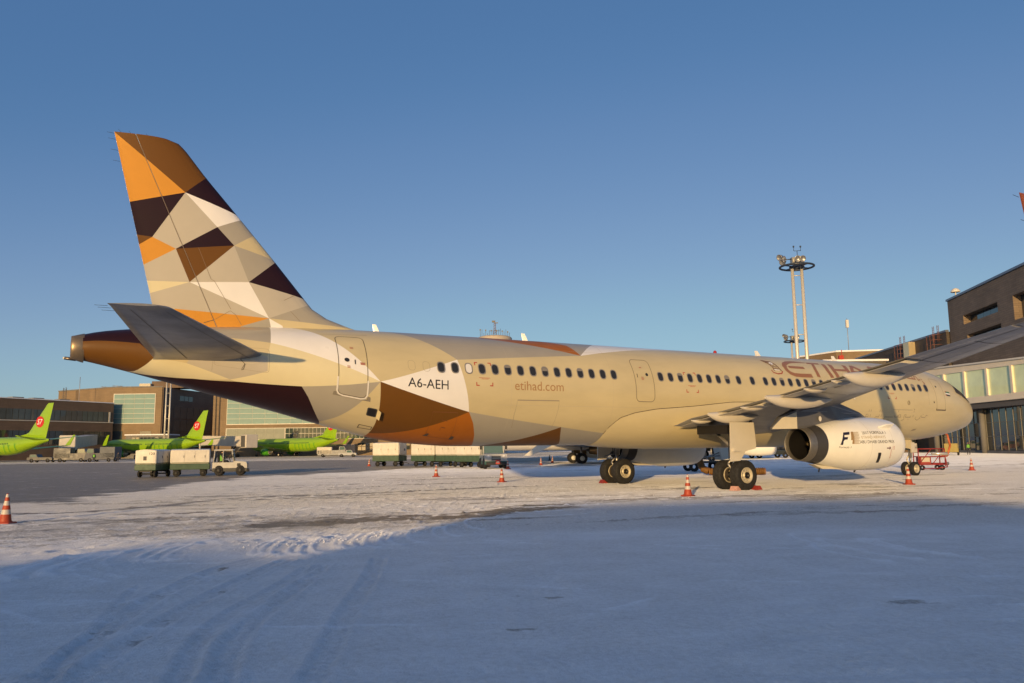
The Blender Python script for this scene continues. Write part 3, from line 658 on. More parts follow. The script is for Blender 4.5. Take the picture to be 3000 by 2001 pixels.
# ------------------------------------------------------------------ lofted lifting surfaces
UP = [(1.0, .002), (.9, .13), (.75, .30), (.55, .47), (.38, .56), (.25, .55), (.12, .44), (.05, .30), (.015, .16), (0, 0)]
LO = [(.015, -.13), (.05, -.22), (.12, -.32), (.25, -.42), (.38, -.44), (.55, -.36), (.75, -.17), (.9, -.05), (1.0, -.012)]
def section(y, le, te, th):
    """le=(x,z), te=(x,z); th = thickness in metres"""
    cx, cz = te[0] - le[0], te[1] - le[1]
    return [(le[0] + cx * t, y, le[1] + cz * t + v * th) for t, v in UP + LO]
def loft(name, secs, m, parent, side=-1, smooth=True, seg=4, mfun=None):
    """secs: (|y|, le, te, th) from root to tip; interpolated; side -1 starboard"""
    S = []
    for i in range(len(secs) - 1):
        for k in range(seg):
            t = k / seg; a, b = secs[i], secs[i + 1]
            S.append((a[0] + (b[0] - a[0]) * t, (a[1][0] + (b[1][0] - a[1][0]) * t, a[1][1] + (b[1][1] - a[1][1]) * t), (a[2][0] + (b[2][0] - a[2][0]) * t, a[2][1] + (b[2][1] - a[2][1]) * t), a[3] + (b[3] - a[3]) * t))
    S.append(secs[-1]); mb = MB(); n = len(UP) + len(LO)
    vs = []
    for s in S: vs += section(s[0] * side, s[1], s[2], s[3])
    fs = []
    for i in range(len(S) - 1):
        for j in range(n):
            q = [i * n + j, i * n + (j + 1) % n, (i + 1) * n + (j + 1) % n, (i + 1) * n + j]; fs.append(q)
    mb.add(vs, fs, m, smooth); mb.add(vs[:n], [list(range(n))], m); mb.add(vs[-n:], [list(range(n))], m)
    return mb
HTP = [(.45, (-39.4, 4.66), (-42.85, 4.50), .34), (1.0, (-39.52, 4.73), (-42.87, 4.57), .34), (3.5, (-41.25, 4.99), (-43.6, 4.90), .26), (6.0, (-42.96, 5.25), (-44.32, 5.22), .15), (6.2, (-43.3, 5.275), (-44.4, 5.245), .06)]
HTPM = mat('stabiliser_grey', (.20, .20, .20), .34, coat=.25, var=.28, vscale=1.2, stretch=(.6, 1, 1))
for side in (-1, 1):
    o = loft('stabiliser', HTP, HTPM, plane, side, seg=3).build('stabiliser', plane, BASE)
    mb = MB()
    for yy, x in ((6.1, -44.38), (5.8, -44.3), (5.4, -44.2)): mb.cyl((x, side * yy, 5.2), (x - .28, side * yy, 5.2), .005, BLACK, seg=4)
    def hu(y, t):
        ys = [h[0] for h in HTP]; g = lambda f_: float(np.interp(y, ys, [f_(h) for h in HTP])); lx, lz, tx, tz_, th_2 = g(lambda h: h[1][0]), g(lambda h: h[1][1]), g(lambda h: h[2][0]), g(lambda h: h[2][1]), g(lambda h: h[3])
        v = float(np.interp(t, [q[0] for q in LO], [q[1] for q in LO])); return Vector((lx + (tx - lx) * t, side * y, lz + (tz_ - lz) * t + v * th_2 - .006))
    m2 = MB(); ys_ = np.linspace(1.2, 5.9, 9)
    for p_, q_ in zip(ys_[:-1], ys_[1:]): m2.add([hu(p_, .70), hu(q_, .70), hu(q_, .708), hu(p_, .708)], [[0, 1, 2, 3]], LINE)
    m2.build('elevator_gap', o, BASE).location = (0, 0, 0); m2 = MB()
    for p_, q_ in zip(ys_[:-1], ys_[1:]): m2.add([hu(p_, .12), hu(q_, .12), hu(q_, .125), hu(p_, .125)], [[0, 1, 2, 3]], LINE)
    m2.build('leading_edge_joint', o, BASE).location = (0, 0, 0)
    a = [(y, -39.52 + (-42.87 + 39.52) * .72 + (y - 1.0) * ((-44.0 + 41.93) / 5.0), 4.62 + .115 * (y - 1) - .105 + .008 * (y - 1)) for y in np.linspace(1.3, 5.9, 8)]
    mb.build('static_wick', o, None).location = (22, 0, 0)
# root fairing plate and tail seams on the rear fuselage
hull_decal('stabiliser_plate', ring_polys(rrect(1.62, 1.20, .12), rrect(1.60, 1.18, .11)), LINE2, .004, .3, .1, metric=(-40.35, .05))
hull_decal('grab_mark', stroke([(-.12, .22), (.02, -.02), (-.02, -.30)], .022) + stroke([(-.02, -.30), (-.08, -.34)], .022) + stroke([(.0, -.02), (-.07, -.3)], .014), LINE, .008, None, None, metric=(-40.28, -.10))

# ------------------------------------------------------------------ belly fairing
def fair_edge(x):
    return np.interp(x, [-26.40, -26.37, -26.25, -25.94, -25.28, -24.2, -22.3, -20.1, -18.0, -14.0, -11.5, -10.8], [-.92, -.80, -.69, -.5266, -.4161, -.329, -.2617, -.157, -.131, -.17, -.7, -1.55])
def fair_patch():
    xs = np.concatenate([[-26.40, -26.385, -26.36, -26.3, -26.2, -26.05], np.linspace(-25.85, -11.6, 40), [-11.3, -11.0, -10.85]])
    vs = []; nt = 15
    for x in xs:
        te = float(fair_edge(x)); 
        for j in range(nt + 1):
            t = j / nt; th = te + (-math.pi / 2 - te) * t
            lx = min(1, max(0, (x + 26.40) / 3.2)); lx = math.sin(lx * math.pi / 2) ** .75; l2 = min(1, max(0, (-10.85 - x) / 3)); l2 = l2 * l2 * (3 - 2 * l2)
            rise = min(1, t / .45); rise = math.sin(rise * math.pi / 2) ** .8
            off = (.012 + .27 * rise * (1 - .35 * t)) * lx * l2 + .006
            p = HULL.at(x, th, off); vs.append((p[0], p[1], p[2]))
    fs = []; n = nt + 1
    for i in range(len(xs) - 1):
        for j in range(nt): fs.append([i * n + j, i * n + j + 1, (i + 1) * n + j + 1, (i + 1) * n + j])
    k = len(vs); vs2 = [(v[0], -v[1], v[2]) for v in vs]
    mb = MB(); mb.add(vs, fs, BEIGE, True); mb.add(vs2, fs, BEIGE, True)
    return mb.build('belly_fairing', plane, BASE)
fair = fair_patch()
mb = MB(); pts = []
for x in [-26.41, -26.39, -26.3, -26.1] + list(np.linspace(-25.9, -18.2, 26)): p = HULL.at(x, float(fair_edge(x)) + .008, .004); pts.append(tuple(p))
low = [tuple(HULL.at(x, t, .004)) for x, t in ((-26.40, -.96), (-26.2, -1.02), (-25.9, -1.09), (-25.5, -1.18), (-25.1, -1.27))]
mb.tube(pts, .012, LINE, 5); mb.build('fairing_seam', fair, None).location = (22, 0, 0)

# ------------------------------------------------------------------ wings
WING = [(1.5, (-15.4, 2.72), (-23.25, 2.50), 1.00), (2.0, (-15.7, 2.84), (-23.22, 2.60), .95), (2.8, (-16.15, 2.98), (-23.2, 2.83), .88), (4.5, (-17.12, 3.22), (-23.15, 3.05), .74), (6.35, (-18.15, 3.52), (-23.0, 3.36), .56), (10.0, (-20.05, 3.97), (-23.78, 3.79), .42), (13.0, (-21.55, 4.30), (-24.4, 4.15), .33), (16.8, (-23.5, 4.74), (-25.25, 4.61), .20), (17.05, (-23.9, 4.78), (-25.3, 4.64), .06)]
def wing_at(y):
    ys = [w[0] for w in WING]; g = lambda f: float(np.interp(y, ys, [f(w) for w in WING]))
    return (g(lambda w: w[1][0]), g(lambda w: w[1][1])), (g(lambda w: w[2][0]), g(lambda w: w[2][1])), g(lambda w: w[3])
def canoe(y, x0, x1, z0, z1, depth, wid, m, fall=0.0):
    """flap track fairing from x0 (rear tip) to x1, hanging depth below the line z0->z1"""
    mb = MB(); n = 16; vs = []; k = 12
    for i in range(n + 1):
        t = i / n; x = x0 + (x1 - x0) * t; zc = z0 + (z1 - z0) * t
        s = (math.sin(math.pi * min(1, t * 1.02) ** .85)) ** .62 if 0 < t < 1 else 0.02
        if t < .5: s = max(s, .25 * (1 - t) + .1 * t) if i else .22
        for j in range(k):
            a = 2 * math.pi * j / k; zz_ = math.sin(a)
            vs.append((x, y + wid / 2 * s * math.cos(a), zc + (zz_ * depth * .55 - depth * .45) * s))
    fs = [[i * k + j, i * k + (j + 1) % k, (i + 1) * k + (j + 1) % k, (i + 1) * k + j] for i in range(n) for j in range(k)]
    mb.add(vs, fs, m, True); mb.add(vs[:k], [list(range(k))], m); mb.add(vs[-k:], [list(range(k))], m)
    return mb
CAN = mat('fairing_cream', (.60, .55, .45), .36, coat=.25, var=.05, vscale=2)
for side in (-1, 1):
    w = loft('wing', WING, WINGGREY, plane, side, seg=4).build('wing', plane, BASE)
    # flaps: separate drooped panels behind the lower surface, each with its own thickness
    for a, b, ch, dr in ((2.15, 6.15, 1.05, .13), (6.5, 12.9, .85, .09), (13.1, 16.4, .55, .0)):
        secs = []
        for k in range(4):
            y = a + (b - a) * k / 3; le, te, th = wing_at(y)
            secs.append((y, (te[0] + ch, te[1] + .03 - dr * .55), (te[0] - .12, te[1] - .03 - dr), .15 if dr else .10))
        loft('flap', secs, FLAPPAINT if dr else WINGGREY, plane, side, seg=1).build('flap' if dr else 'aileron', plane, BASE)
    for y, x0, x1, z0, z1, dp, wd_ in ((4.2, -23.6, -20.5, 2.97, 3.10, .46, .42), (7.4, -23.95, -20.2, 3.42, 3.50, .47, .42), (11.4, -24.95, -21.9, 3.82, 3.98, .46, .40)):
        c = canoe(side * y, x0, x1, z0, z1, dp, wd_, CAN).build('flap_fairing', plane, BASE)
    for y, x0, x1, z0 in ((3.1, -23.45, -22.2, 2.74), (5.6, -23.3, -21.9, 3.14), (8.9, -23.75, -22.6, 3.58), (10.2, -24.0, -22.9, 3.74)):
        canoe(side * y, x0, x1, z0, z0 + .05, .17, .30, CAN).build('flap_track_cover', plane, BASE)
    # slat joint, aileron joint and tank panels under the wing
    mb = MB()
    def under(y, t, d=.006):
        le, te, th = wing_at(y); v = float(np.interp(t, [a for a, b in LO], [b for a, b in LO])); return Vector((le[0] + (te[0] - le[0]) * t, side * y, le[1] + (te[1] - le[1]) * t + v * th - d))
    for t, y0, y1, ww in ((.16, 6.8, 16.6, .025), (.70, 9.0, 16.2, .03), (.45, 10.8, 16.4, .012)):
        ys = np.linspace(y0, y1, 9)
        for p, q in zip(ys[:-1], ys[1:]):
            A, B = under(p, t), under(q, t); C2, D2 = under(q, t + ww / 2.6), under(p, t + ww / 2.6); mb.add([A, B, C2, D2], [[0, 1, 2, 3]], LINE)
    for y in (8.3, 9.9, 12.95, 15.0):
        ts = np.linspace(.1, .95, 8)
        for p, q in zip(ts[:-1], ts[1:]): mb.add([under(y, p), under(y, q), under(y + .025, q), under(y + .025, p)], [[0, 1, 2, 3]], LINE)
    mb.build('wing_seam', w, BASE).location = (0, 0, 0)
    # upturned blended tip
    mb = MB(); S = [(17.03, -23.75, -25.32, 4.70, .10), (17.2, -24.1, -25.45, 4.95, .09), (17.32, -24.6, -25.7, 5.5, .08), (17.42, -25.3, -26.1, 6.6, .06), (17.47, -25.72, -26.38, 7.32, .04), (17.48, -26.0, -26.42, 7.40, .03)]
    vs = []
    for y, xl, xt, z, th in S:
        for t, w_ in ((0, 0), (.3, .5), (.7, .35), (1, .02), (.7, -.35), (.3, -.5)): vs.append((xl + (xt - xl) * t, side * (y + w_ * th), z))
    mb.add(vs, [[i * 6 + j, i * 6 + (j + 1) % 6, i * 6 + 6 + (j + 1) % 6, i * 6 + 6 + j] for i in range(5) for j in range(6)], mat('tip_red_brown', (.24, .07, .035), .35, coat=.2), True); mb.add(vs[-6:], [list(range(6))], BROWN)
    for z, x in ((7.3, -26.38), (6.75, -26.15)): mb.cyl((x, side * 17.45, z), (x - .25, side * 17.45, z + .02), .005, BLACK, seg=4)
    mb.build('wing_tip', plane, BASE)

# ------------------------------------------------------------------ engines
EY, EZ = 5.75, 1.74
NAC = [(-15.2, .88), (-15.3, .95), (-15.7, 1.02), (-16.4, 1.06), (-17.3, 1.065), (-18.2, 1.0), (-19.0, .88), (-19.7, .75), (-20.2, .665), (-20.56, .625)]
NX = [a for a, b in NAC][::-1]; NR = [b for a, b in NAC][::-1]
def nac_r(x): return float(np.interp(x, NX, NR))
def nac_fine(a, b, n): return [(a + (b - a) * k / n, nac_s(a + (b - a) * k / n)) for k in range(n + 1)]
NH = Hull([(x, r, -r, r) for x, r in NAC])
def nac_s(x): return float(NH.prof(x)[0])
def nac_decal(name, polys, m, off, parent, anchor=None, dx=.2, dth=.05):
    if anchor: polys = [[(anchor[0] + p[0], anchor[1] + p[1] / 1.03) for p in q] for q in polys]
    vs, fs = dice(polys, dx, dth); return nac_flat(name, vs, fs, m, off, parent)
def nac_flat(name, vs, fs, m, off, parent):
    mb = MB(); mb.add([(x, -EY - (nac_s(x) + off) * math.cos(t), EZ + (nac_s(x) + off) * math.sin(t)) for x, t in vs], fs, m); return mb.build(name, parent, BASE, False)
NACW = mat('nacelle_white', (.90, .87, .76), .3, coat=.4, var=.05, vscale=1.6)
PYL = mat('pylon_grey', (.10, .10, .105), .4, coat=.2, var=.12, vscale=2)
GOLDD = mat('exhaust_vane', (.17, .125, .06), .5, metal=.5, var=.25, vscale=5)
for side in (-1, 1):
    c = (0, side * EY, EZ)
    mb = MB(); mb.lathe(nac_fine(-15.2, -19.7, 34), NACW, 64, 'x', c)
    mb.lathe([(-15.2, .88), (-15.16, .855), (-15.2, .82), (-15.5, .78), (-16.2, .80), (-17.0, .82)], METAL, 64, 'x', c)
    mb.cyl((-16.3, c[1], EZ), (-16.35, c[1], EZ), .8, BLACK, seg=40)
    eng = mb.build('engine', plane, BASE)
    mb = MB(); mb.lathe([(-19.70, .744)] + nac_fine(-19.705, -20.2, 6), BANDGREY, 64, 'x', c)
    mb.build('nozzle_band', eng, BASE)
    mb = MB(); mb.lathe([(-20.205, .664), (-20.40, .64), (-20.56, .625), (-20.575, .612), (-20.56, .595), (-20.3, .60), (-19.8, .62), (-19.3, .66), (-18.9, .70)], mat('nozzle_metal', (.30, .275, .235), .42, metal=.75, var=.15, vscale=4), 64, 'x', c)
    mb.build('nozzle_ring', eng, BASE)
    mb = MB(); mb.lathe([(-20.35, .592), (-19.8, .612), (-19.3, .65), (-18.9, .69), (-18.9, .1)], BLACK, 40, 'x', c)
    mb.lathe([(-20.05, .02), (-20.0, .05), (-19.8, .12), (-19.5, .19), (-19.2, .25), (-18.95, .30)], GOLDD, 24, 'x', c)
    for k in range(8):
        a = 2 * math.pi * k / 8 + .2; ca, sa = math.cos(a), math.sin(a); ta, tb_ = math.cos(a + .32), math.sin(a + .32)
        V3 = [(-19.55, c[1] + ca * .22, EZ + sa * .22), (-19.5, c[1] + ca * .50, EZ + sa * .50), (-19.0, c[1] + ta * .56, EZ + tb_ * .56), (-19.0, c[1] + ta * .26, EZ + tb_ * .26)]
        W3 = [(x + .03, y + sa * .09, z - ca * .09) for x, y, z in V3]
        mb.add(V3 + W3, [[0, 1, 2, 3], [7, 6, 5, 4], [0, 4, 5, 1], [1, 5, 6, 2], [2, 6, 7, 3], [3, 7, 4, 0]], GOLDD)
    mb.build('exhaust_mixer', eng, BASE)
    # pylon
    mb = MB(); y = c[1]
    prof_ = [(-16.3, 2.72), (-17.0, 3.0), (-18.2, 3.32), (-19.0, 3.30), (-20.7, 3.05), (-21.5, 2.78), (-21.98, 2.36), (-21.95, 2.30), (-20.75, 2.32), (-20.0, 2.36), (-19.3, 2.46), (-18.3, 2.60), (-17.0, 2.68)]
    def py_w(x): return float(np.interp(x, [-22, -21, -19, -17.2, -16.3], [.03, .17, .24, .20, .05]))
    n = len(prof_); vs = [(x, y - py_w(x), z) for x, z in prof_] + [(x, y + py_w(x), z) for x, z in prof_]
    fs = [[i, (i + 1) % n, n + (i + 1) % n, n + i] for i in range(n)]
    mb.add(vs, fs, PYL); mb.add(vs[:n], [list(range(n))], PYL); mb.add(vs[n:], [list(range(n))[::-1]], PYL)
    py = mb.build('pylon', plane, BASE)
    mb = MB()   # pale rear and lower skins, dark middle, white oval
    for pts, m_, d in (([(-21.93, 2.32), (-20.72, 2.335), (-20.70, 2.98), (-21.45, 2.74), (-21.9, 2.38)], FLAPPAINT, .004), ([(-18.6, 3.25), (-17.0, 2.94), (-16.5, 2.76), (-17.2, 2.82), (-18.3, 2.98), (-20.5, 2.99), (-20.3, 3.05)], WINGGREY, .006)):
        mb.add([(x, y + side * (py_w(x) + d), z) for x, z in pts], [list(range(len(pts)))], m_)
    mb.build('pylon_skin', py, BASE)
    mb = MB(); mb.add([(-19.46 + .085 * math.cos(a), y + side * (py_w(-19.46) + .012), 2.72 + .105 * math.sin(a)) for a in np.linspace(0, 2 * math.pi, 17)[:-1]], [list(range(16))], DW); mb.build('pylon_cap', py, BASE)
    # underside drain fairing and lower chevron
    mb = MB(); mb.prism([(-19.9, .98), (-19.35, .78), (-18.6, .76), (-18.2, .74), (-18.6, .82), (-19.4, .92)], 'y', y - .12, y + .12, FLAPPAINT); mb.cyl((-19.4, y, .8), (-19.45, y, .66), .03, BLACK, seg=6); mb.cyl((-17.3, y, .68), (-17.35, y, .61), .04, BLACK, seg=6); mb.build('drain_mast', eng, BASE)
    if side < 0:
        E_ = eng
        nac_decal('race_emblem', [[(-19.17, -.05), (-19.04, -.05), (-19.00, .10), (-18.93, .17), (-18.79, .18), (-18.74, .28), (-18.91, .285), (-18.88, .375), (-18.63, .38), (-18.57, .50), (-18.885, .50)]], mat('emblem_navy', (.016, .012, .03), .35), .004, E_)
        ps = [[(-18.63, .14), (-18.55, .15), (-18.44, .50), (-18.52, .49)], [(-18.60, -.01), (-18.50, -.01), (-18.40, .49), (-18.46, .49)]]
        for k in range(16):
            t = k / 16; a = -.01 + .5 * t; x0 = -18.55 + .1 * t; L = .34 - .05 * ((k * 7) % 4) / 3; hgt = .5 / 16 * .62
            ps.append([(x0, a), (x0 + L, a), (x0 + L + .01, a + hgt * (.35 if k % 2 else .8)), (x0 + .01, a + hgt)])
        nac_decal('race_emblem_flash', ps, mat('emblem_gold', (.33, .21, .08), .4), .005, E_)
        for s_, x0, t0, w_, h_, mm, sh in (('2017 FORMULA 1', -17.97, .352, 1.39, .118, BLACK, .0), ('ETIHAD AIRWAYS', -18.07, .182, 1.39, .112, mat('pale_gold_lettering', (.45, .36, .2), .45), .0), ('ABU DHABI GRAND PRIX', -18.20, .006, 2.03, .118, BLACK, .0), ('Formula 1', -19.235, -.19, .60, .085, BLACK, .25)):
            vs, fs = fit_text(s_, w_, h_, sh); nac_flat('engine_lettering', [(x0 + p[0], t0 + p[1] / 1.03) for p in vs], fs, mm, .006, E_)
        nac_decal('vent_slot', [[(-17.01, -.79), (-16.84, -.79), (-16.95, -.35), (-17.14, -.35)]], BLACK, .004, E_)
        nac_decal('warning_line', stroke([(-16.36, -.22), (-16.34, -.40), (-16.29, -.60)], .022), RED, .004, E_)
        nac_decal('warning_arrow', [[(-16.65, -.20), (-16.48, -.20), (-16.48, -.25), (-16.38, -.18), (-16.48, -.11), (-16.48, -.16), (-16.65, -.16)]], mat('arrow_dark', (.10, .012, .02), .5), .004, E_)
        vs, fs = fit_text('15', .13, .13); nac_flat('warning_number', [(-16.27 + p[0], -.24 + p[1]) for p in vs], fs, mat('faded_pink', (.5, .17, .14), .5), .004, E_)
        nac_decal('cowl_seam', stroke([(-17.55, -1.2), (-17.55, .3), (-17.62, 1.0)], .010) + stroke([(-16.25, -1.2), (-16.25, 1.1)], .008), mat('cowl_joint', (.55, .51, .44), .5), .003, E_)
        nac_decal('latch', [[(-16.16, -1.03), (-16.06, -1.06), (-16.03, -.97), (-16.12, -.95)]], mat('latch_white', (.85, .8, .7), .4), .05, E_)
        # strake
        mb = MB(); pts = [(-16.87, .63), (-16.55, .70), (-16.29, .76), (-16.08, .53)]
        A = [(x, -EY - nac_s(x) * math.cos(.6), EZ + nac_s(x) * math.sin(.6)) for x in (-16.87, -16.5, -16.08)]; B = [(x, -EY - (nac_s(x) + h) * math.cos(.62), EZ + (nac_s(x) + h) * math.sin(.62)) for x, h in ((-16.87, .02), (-16.5, .20), (-16.1, .24))]
        mb.add(A + B + [(p[0], p[1] + .02, p[2] + .03) for p in A + B], [[0, 1, 4, 3], [1, 2, 5, 4], [9, 10, 7, 6], [10, 11, 8, 7], [3, 4, 10, 9], [4, 5, 11, 10], [2, 8, 11, 5]], NACW); mb.build('strake', E_, BASE)

# ------------------------------------------------------------------ landing gear
def wheel_mesh(r, w, rim_r, hub):
    t = MB(); pr = [(-w / 2 + .02, rim_r), (-w / 2, rim_r + .05), (-w / 2, r * .80), (-w * .46, r * .90), (-w * .36, r * .97)]
    tread = []
    for k in range(4):
        a = -w * .30 + k * w * .6 / 3
        tread += [(a - w * .07, r), (a + w * .07, r), (a + w * .075, r - .018), (a + w * .125, r - .018)] if k < 3 else [(a - w * .07, r), (a + w * .07, r)]
    t.lathe(pr + tread + [(-q[0], q[1]) for q in pr[::-1]], RUBBER, 40, 'y')
    m = MB()
    for s in (-1, 1):
        m.lathe([(s * (w / 2 - .03), rim_r), (s * (w / 2 + .005), rim_r * 1.03), (s * (w / 2 + .01), rim_r * .93), (s * (w / 2 - .06), rim_r * .82), (s * (w / 2 - .05), rim_r * .50), (s * (w / 2 - .01), rim_r * .42)], RIM, 28, 'y')
        m.lathe([(s * (w / 2 - .01), rim_r * .42), (s * (w / 2 + hub), rim_r * .40), (s * (w / 2 + hub), rim_r * .27), (s * (w / 2 + hub - .05), rim_r * .22), (s * (w / 2 - .03), .0)], BLACK if hub > .015 else RIM, 20, 'y')
        for k in range(9):
            a = 2 * math.pi * k / 9; m.cyl((math.cos(a) * rim_r * .66, s * (w / 2 - .07), math.sin(a) * rim_r * .66), (math.cos(a) * rim_r * .66, s * (w / 2 - .045), math.sin(a) * rim_r * .66), rim_r * .075, STEEL, seg=6)
    return t, m
tw, rw = wheel_mesh(.584, .40, .30, .03)
mw0 = tw.build('wheel', plane); rw0 = rw.build('rim', mw0)
tn, rn = wheel_mesh(.37, .22, .22, .005)
nw0 = tn.build('nose_wheel', plane); rn0 = rn.build('rim', nw0)
def put(w0, r0, x, y, z, first):
    if first: a, b = w0, r0
    else:
        a = w0.copy(); b = r0.copy(); COL.objects.link(a); COL.objects.link(b); b.parent = a
    a.location = (x + 22, y, z)
f1 = True
for side in (-1, 1):
    for dy in (-.463, .463): put(mw0, rw0, -21.97, side * 3.795 + dy, .575, f1); f1 = False
    y = side * 3.795
    mb = MB(); mb.cyl((-21.97, y, .56), (-21.97, y, 1.5), .085, METAL, seg=16); mb.cyl((-21.97, y, 1.35), (-21.9, y + side * .0, 2.75), .15, STEEL, seg=16)
    mb.cyl((-21.97, y - .42, .575), (-21.97, y + .42, .575), .075, STEEL, seg=12)
    mb.cyl((-21.97, y, 1.3), (-22.28, y, 1.02), .04, STEEL); mb.cyl((-22.28, y, 1.02), (-21.99, y, .62), .045, STEEL)
    mb.cyl((-21.95, y, 1.6), (-21.6, y - side * 1.5, 2.4), .07, STEEL, seg=10); mb.cyl((-21.8, y - side * .0, 1.9), (-20.9, y, 2.7), .055, STEEL, seg=10)
    mb.tube([(-22.12, y + .05, 2.4), (-22.15, y + .06, 1.6), (-22.12, y + .1, 1.0), (-22.0, y + .12, .65)], .018, BLACK, 5); mb.tube([(-22.12, y - .08, 2.4), (-22.16, y - .08, 1.5), (-22.1, y - .1, .8)], .014, BLACK, 5)
    for dy in (-.2, .2): mb.lathe([(dy - .10, .27), (dy + .10, .27)], DKMETAL, 16, 'y', (-21.97, y, .575))
    leg = mb.build('main_gear', plane, BASE)
    mb = MB(); Y = side * 4.33
    mb.prism([(-22.64, 2.62), (-21.38, 2.62), (-21.30, 1.72), (-21.34, 1.60), (-21.90, 1.50), (-22.0, 1.36), (-22.2, 1.14), (-22.70, 1.11)], 'y', Y, Y + side * .045, CAN)
    mb.cyl((-22.3, Y - side * .02, 1.9), (-21.97, y, 1.8), .03, STEEL, seg=6); mb.cyl((-22.3, Y - side * .02, 1.3), (-21.97, y, 1.4), .03, STEEL, seg=6)
    mb.build('gear_door', plane, BASE)
    mb = MB(); mb.prism([(-22.60, 1.62), (-22.25, 1.50), (-22.62, 1.49)], 'y', Y + side * .046, Y + side * .15, CAN); mb.build('door_bracket', kids(plane)[-1] if False else plane, BASE)
    mb = MB(); mb.box((-21.95, side * 3.1, 2.36), (.9, 1.7, .34), BLACK); mb.build('gear_bay', plane, BASE)
f1 = True
for dy in (-.25, .25): put(nw0, rn0, -5.07, dy, .365, f1); f1 = False
mb = MB(); mb.cyl((-5.07, 0, .36), (-5.0, 0, 1.3), .055, METAL, seg=12); mb.cyl((-5.03, 0, .95), (-4.9, 0, 2.1), .10, RIM, seg=12); mb.cyl((-5.07, -.22, .365), (-5.07, .22, .365), .045, STEEL, seg=10)
mb.cyl((-5.0, -.04, 1.35), (-6.2, -.1, 2.0), .05, STEEL); mb.cyl((-4.98, 0, 1.3), (-5.35, 0, .85), .035, RIM); mb.cyl((-5.35, 0, .85), (-5.1, 0, .5), .035, RIM)
mb.box((-5.0, -.16, 1.5), (.30, .06, .55), CAN); mb.box((-5.22, -.13, 1.1), (.12, .1, .25), STEEL); mb.tube([(-5.2, -.12, 1.9), (-5.25, -.14, 1.2), (-5.2, -.1, .7)], .016, BLACK, 5); mb.build('nose_gear', plane, BASE)
mb = MB()
for s in (-1, 1): mb.prism([(-6.2, 1.9), (-5.45, 1.9), (-5.5, 1.42), (-6.1, 1.5)], 'y', s * .36, s * .39, BEIGE)
mb.prism([(-4.95, 1.25), (-4.6, 1.25), (-4.6, 1.72), (-4.95, 1.72)], 'y', -.16, -.12, CAN)
mb.build('nose_gear_door', plane, BASE)
vs, fs = fit_text('EH', .26, .2); mb = MB(); mb.add([(-4.9 + p[0], -.166, 1.40 + p[1]) for p in vs], fs, BLACK); mb.build('gear_lettering', plane, BASE)
# antennas on the roof
mb = MB()
for x in (-16.0, -10.5): mb.prism([(x, 5.93), (x - .35, 5.93), (x - .42, 6.22), (x - .25, 6.22)], 'y', -.02, .02, WHITE)
mb.build('blade_antenna', plane, BASE)
mb = MB(); mb.lathe([(0, .09), (.10, .08), (.15, .03), (.155, 0)], mat('beacon_red', (.35, .03, .02), .2), 12, 'z', (-19.0, 0, 5.95)); mb.build('beacon', plane, BASE)
# ------------------------------------------------------------------ snowy apron: one sheet, real relief near the viewer
def vnoise(x, y, seed):
    xi = np.floor(x).astype(np.int64); yi = np.floor(y).astype(np.int64); fx = x - xi; fy = y - yi
    fx = fx * fx * fx * (fx * (fx * 6 - 15) + 10); fy = fy * fy * fy * (fy * (fy * 6 - 15) + 10)
    def h(a, b):
        n = (a * 374761393 + b * 668265263 + seed * 982451653) & 0x7fffffff
        n = ((n ^ (n >> 13)) * 1274126177) & 0x7fffffff; return ((n ^ (n >> 16)) & 0xffff) / 65535.0
    return (h(xi, yi) * (1 - fx) + h(xi + 1, yi) * fx) * (1 - fy) + (h(xi, yi + 1) * (1 - fx) + h(xi + 1, yi + 1) * fx) * fy
def fbm(x, y, seed, o=4):
    s = 0; a = .5; t = 0
    for k in range(o): s = s + a * vnoise(x * 2**k, y * 2**k, seed + k); t += a; a *= .5
    return s / t
def seg_dist(L, D, pts):
    """distance to a polyline and the arc length along it"""
    best = np.full(L.shape, 1e9); along = np.zeros(L.shape); acc = 0
    for (a, b), (c, d) in zip(pts[:-1], pts[1:]):
        vx, vy = c - a, d - b; ll = math.hypot(vx, vy) + 1e-9
        t = np.clip(((L - a) * vx + (D - b) * vy) / ll**2, 0, 1); e = np.hypot(L - a - t * vx, D - b - t * vy)
        k = e < best; best = np.where(k, e, best); along = np.where(k, acc + t * ll, along); acc += ll
    return best, along
def sstep(a, b, x): t = np.clip((x - a) / (b - a), 0, 1); return t * t * (3 - 2 * t)
def smooth_line(p, n=6):
    P = [p[0]] + list(p) + [p[-1]]; out = []
    for i in range(1, len(P) - 2):
        for k in range(n):
            t = k / n; a, b, c, d = P[i - 1], P[i], P[i + 1], P[i + 2]
            out.append(tuple(.5 * (2 * b[j] + (c[j] - a[j]) * t + (2 * a[j] - 5 * b[j] + 4 * c[j] - d[j]) * t * t + (3 * b[j] - a[j] - 3 * c[j] + d[j]) * t**3) for j in (0, 1)))
    out.append(p[-1]); return out
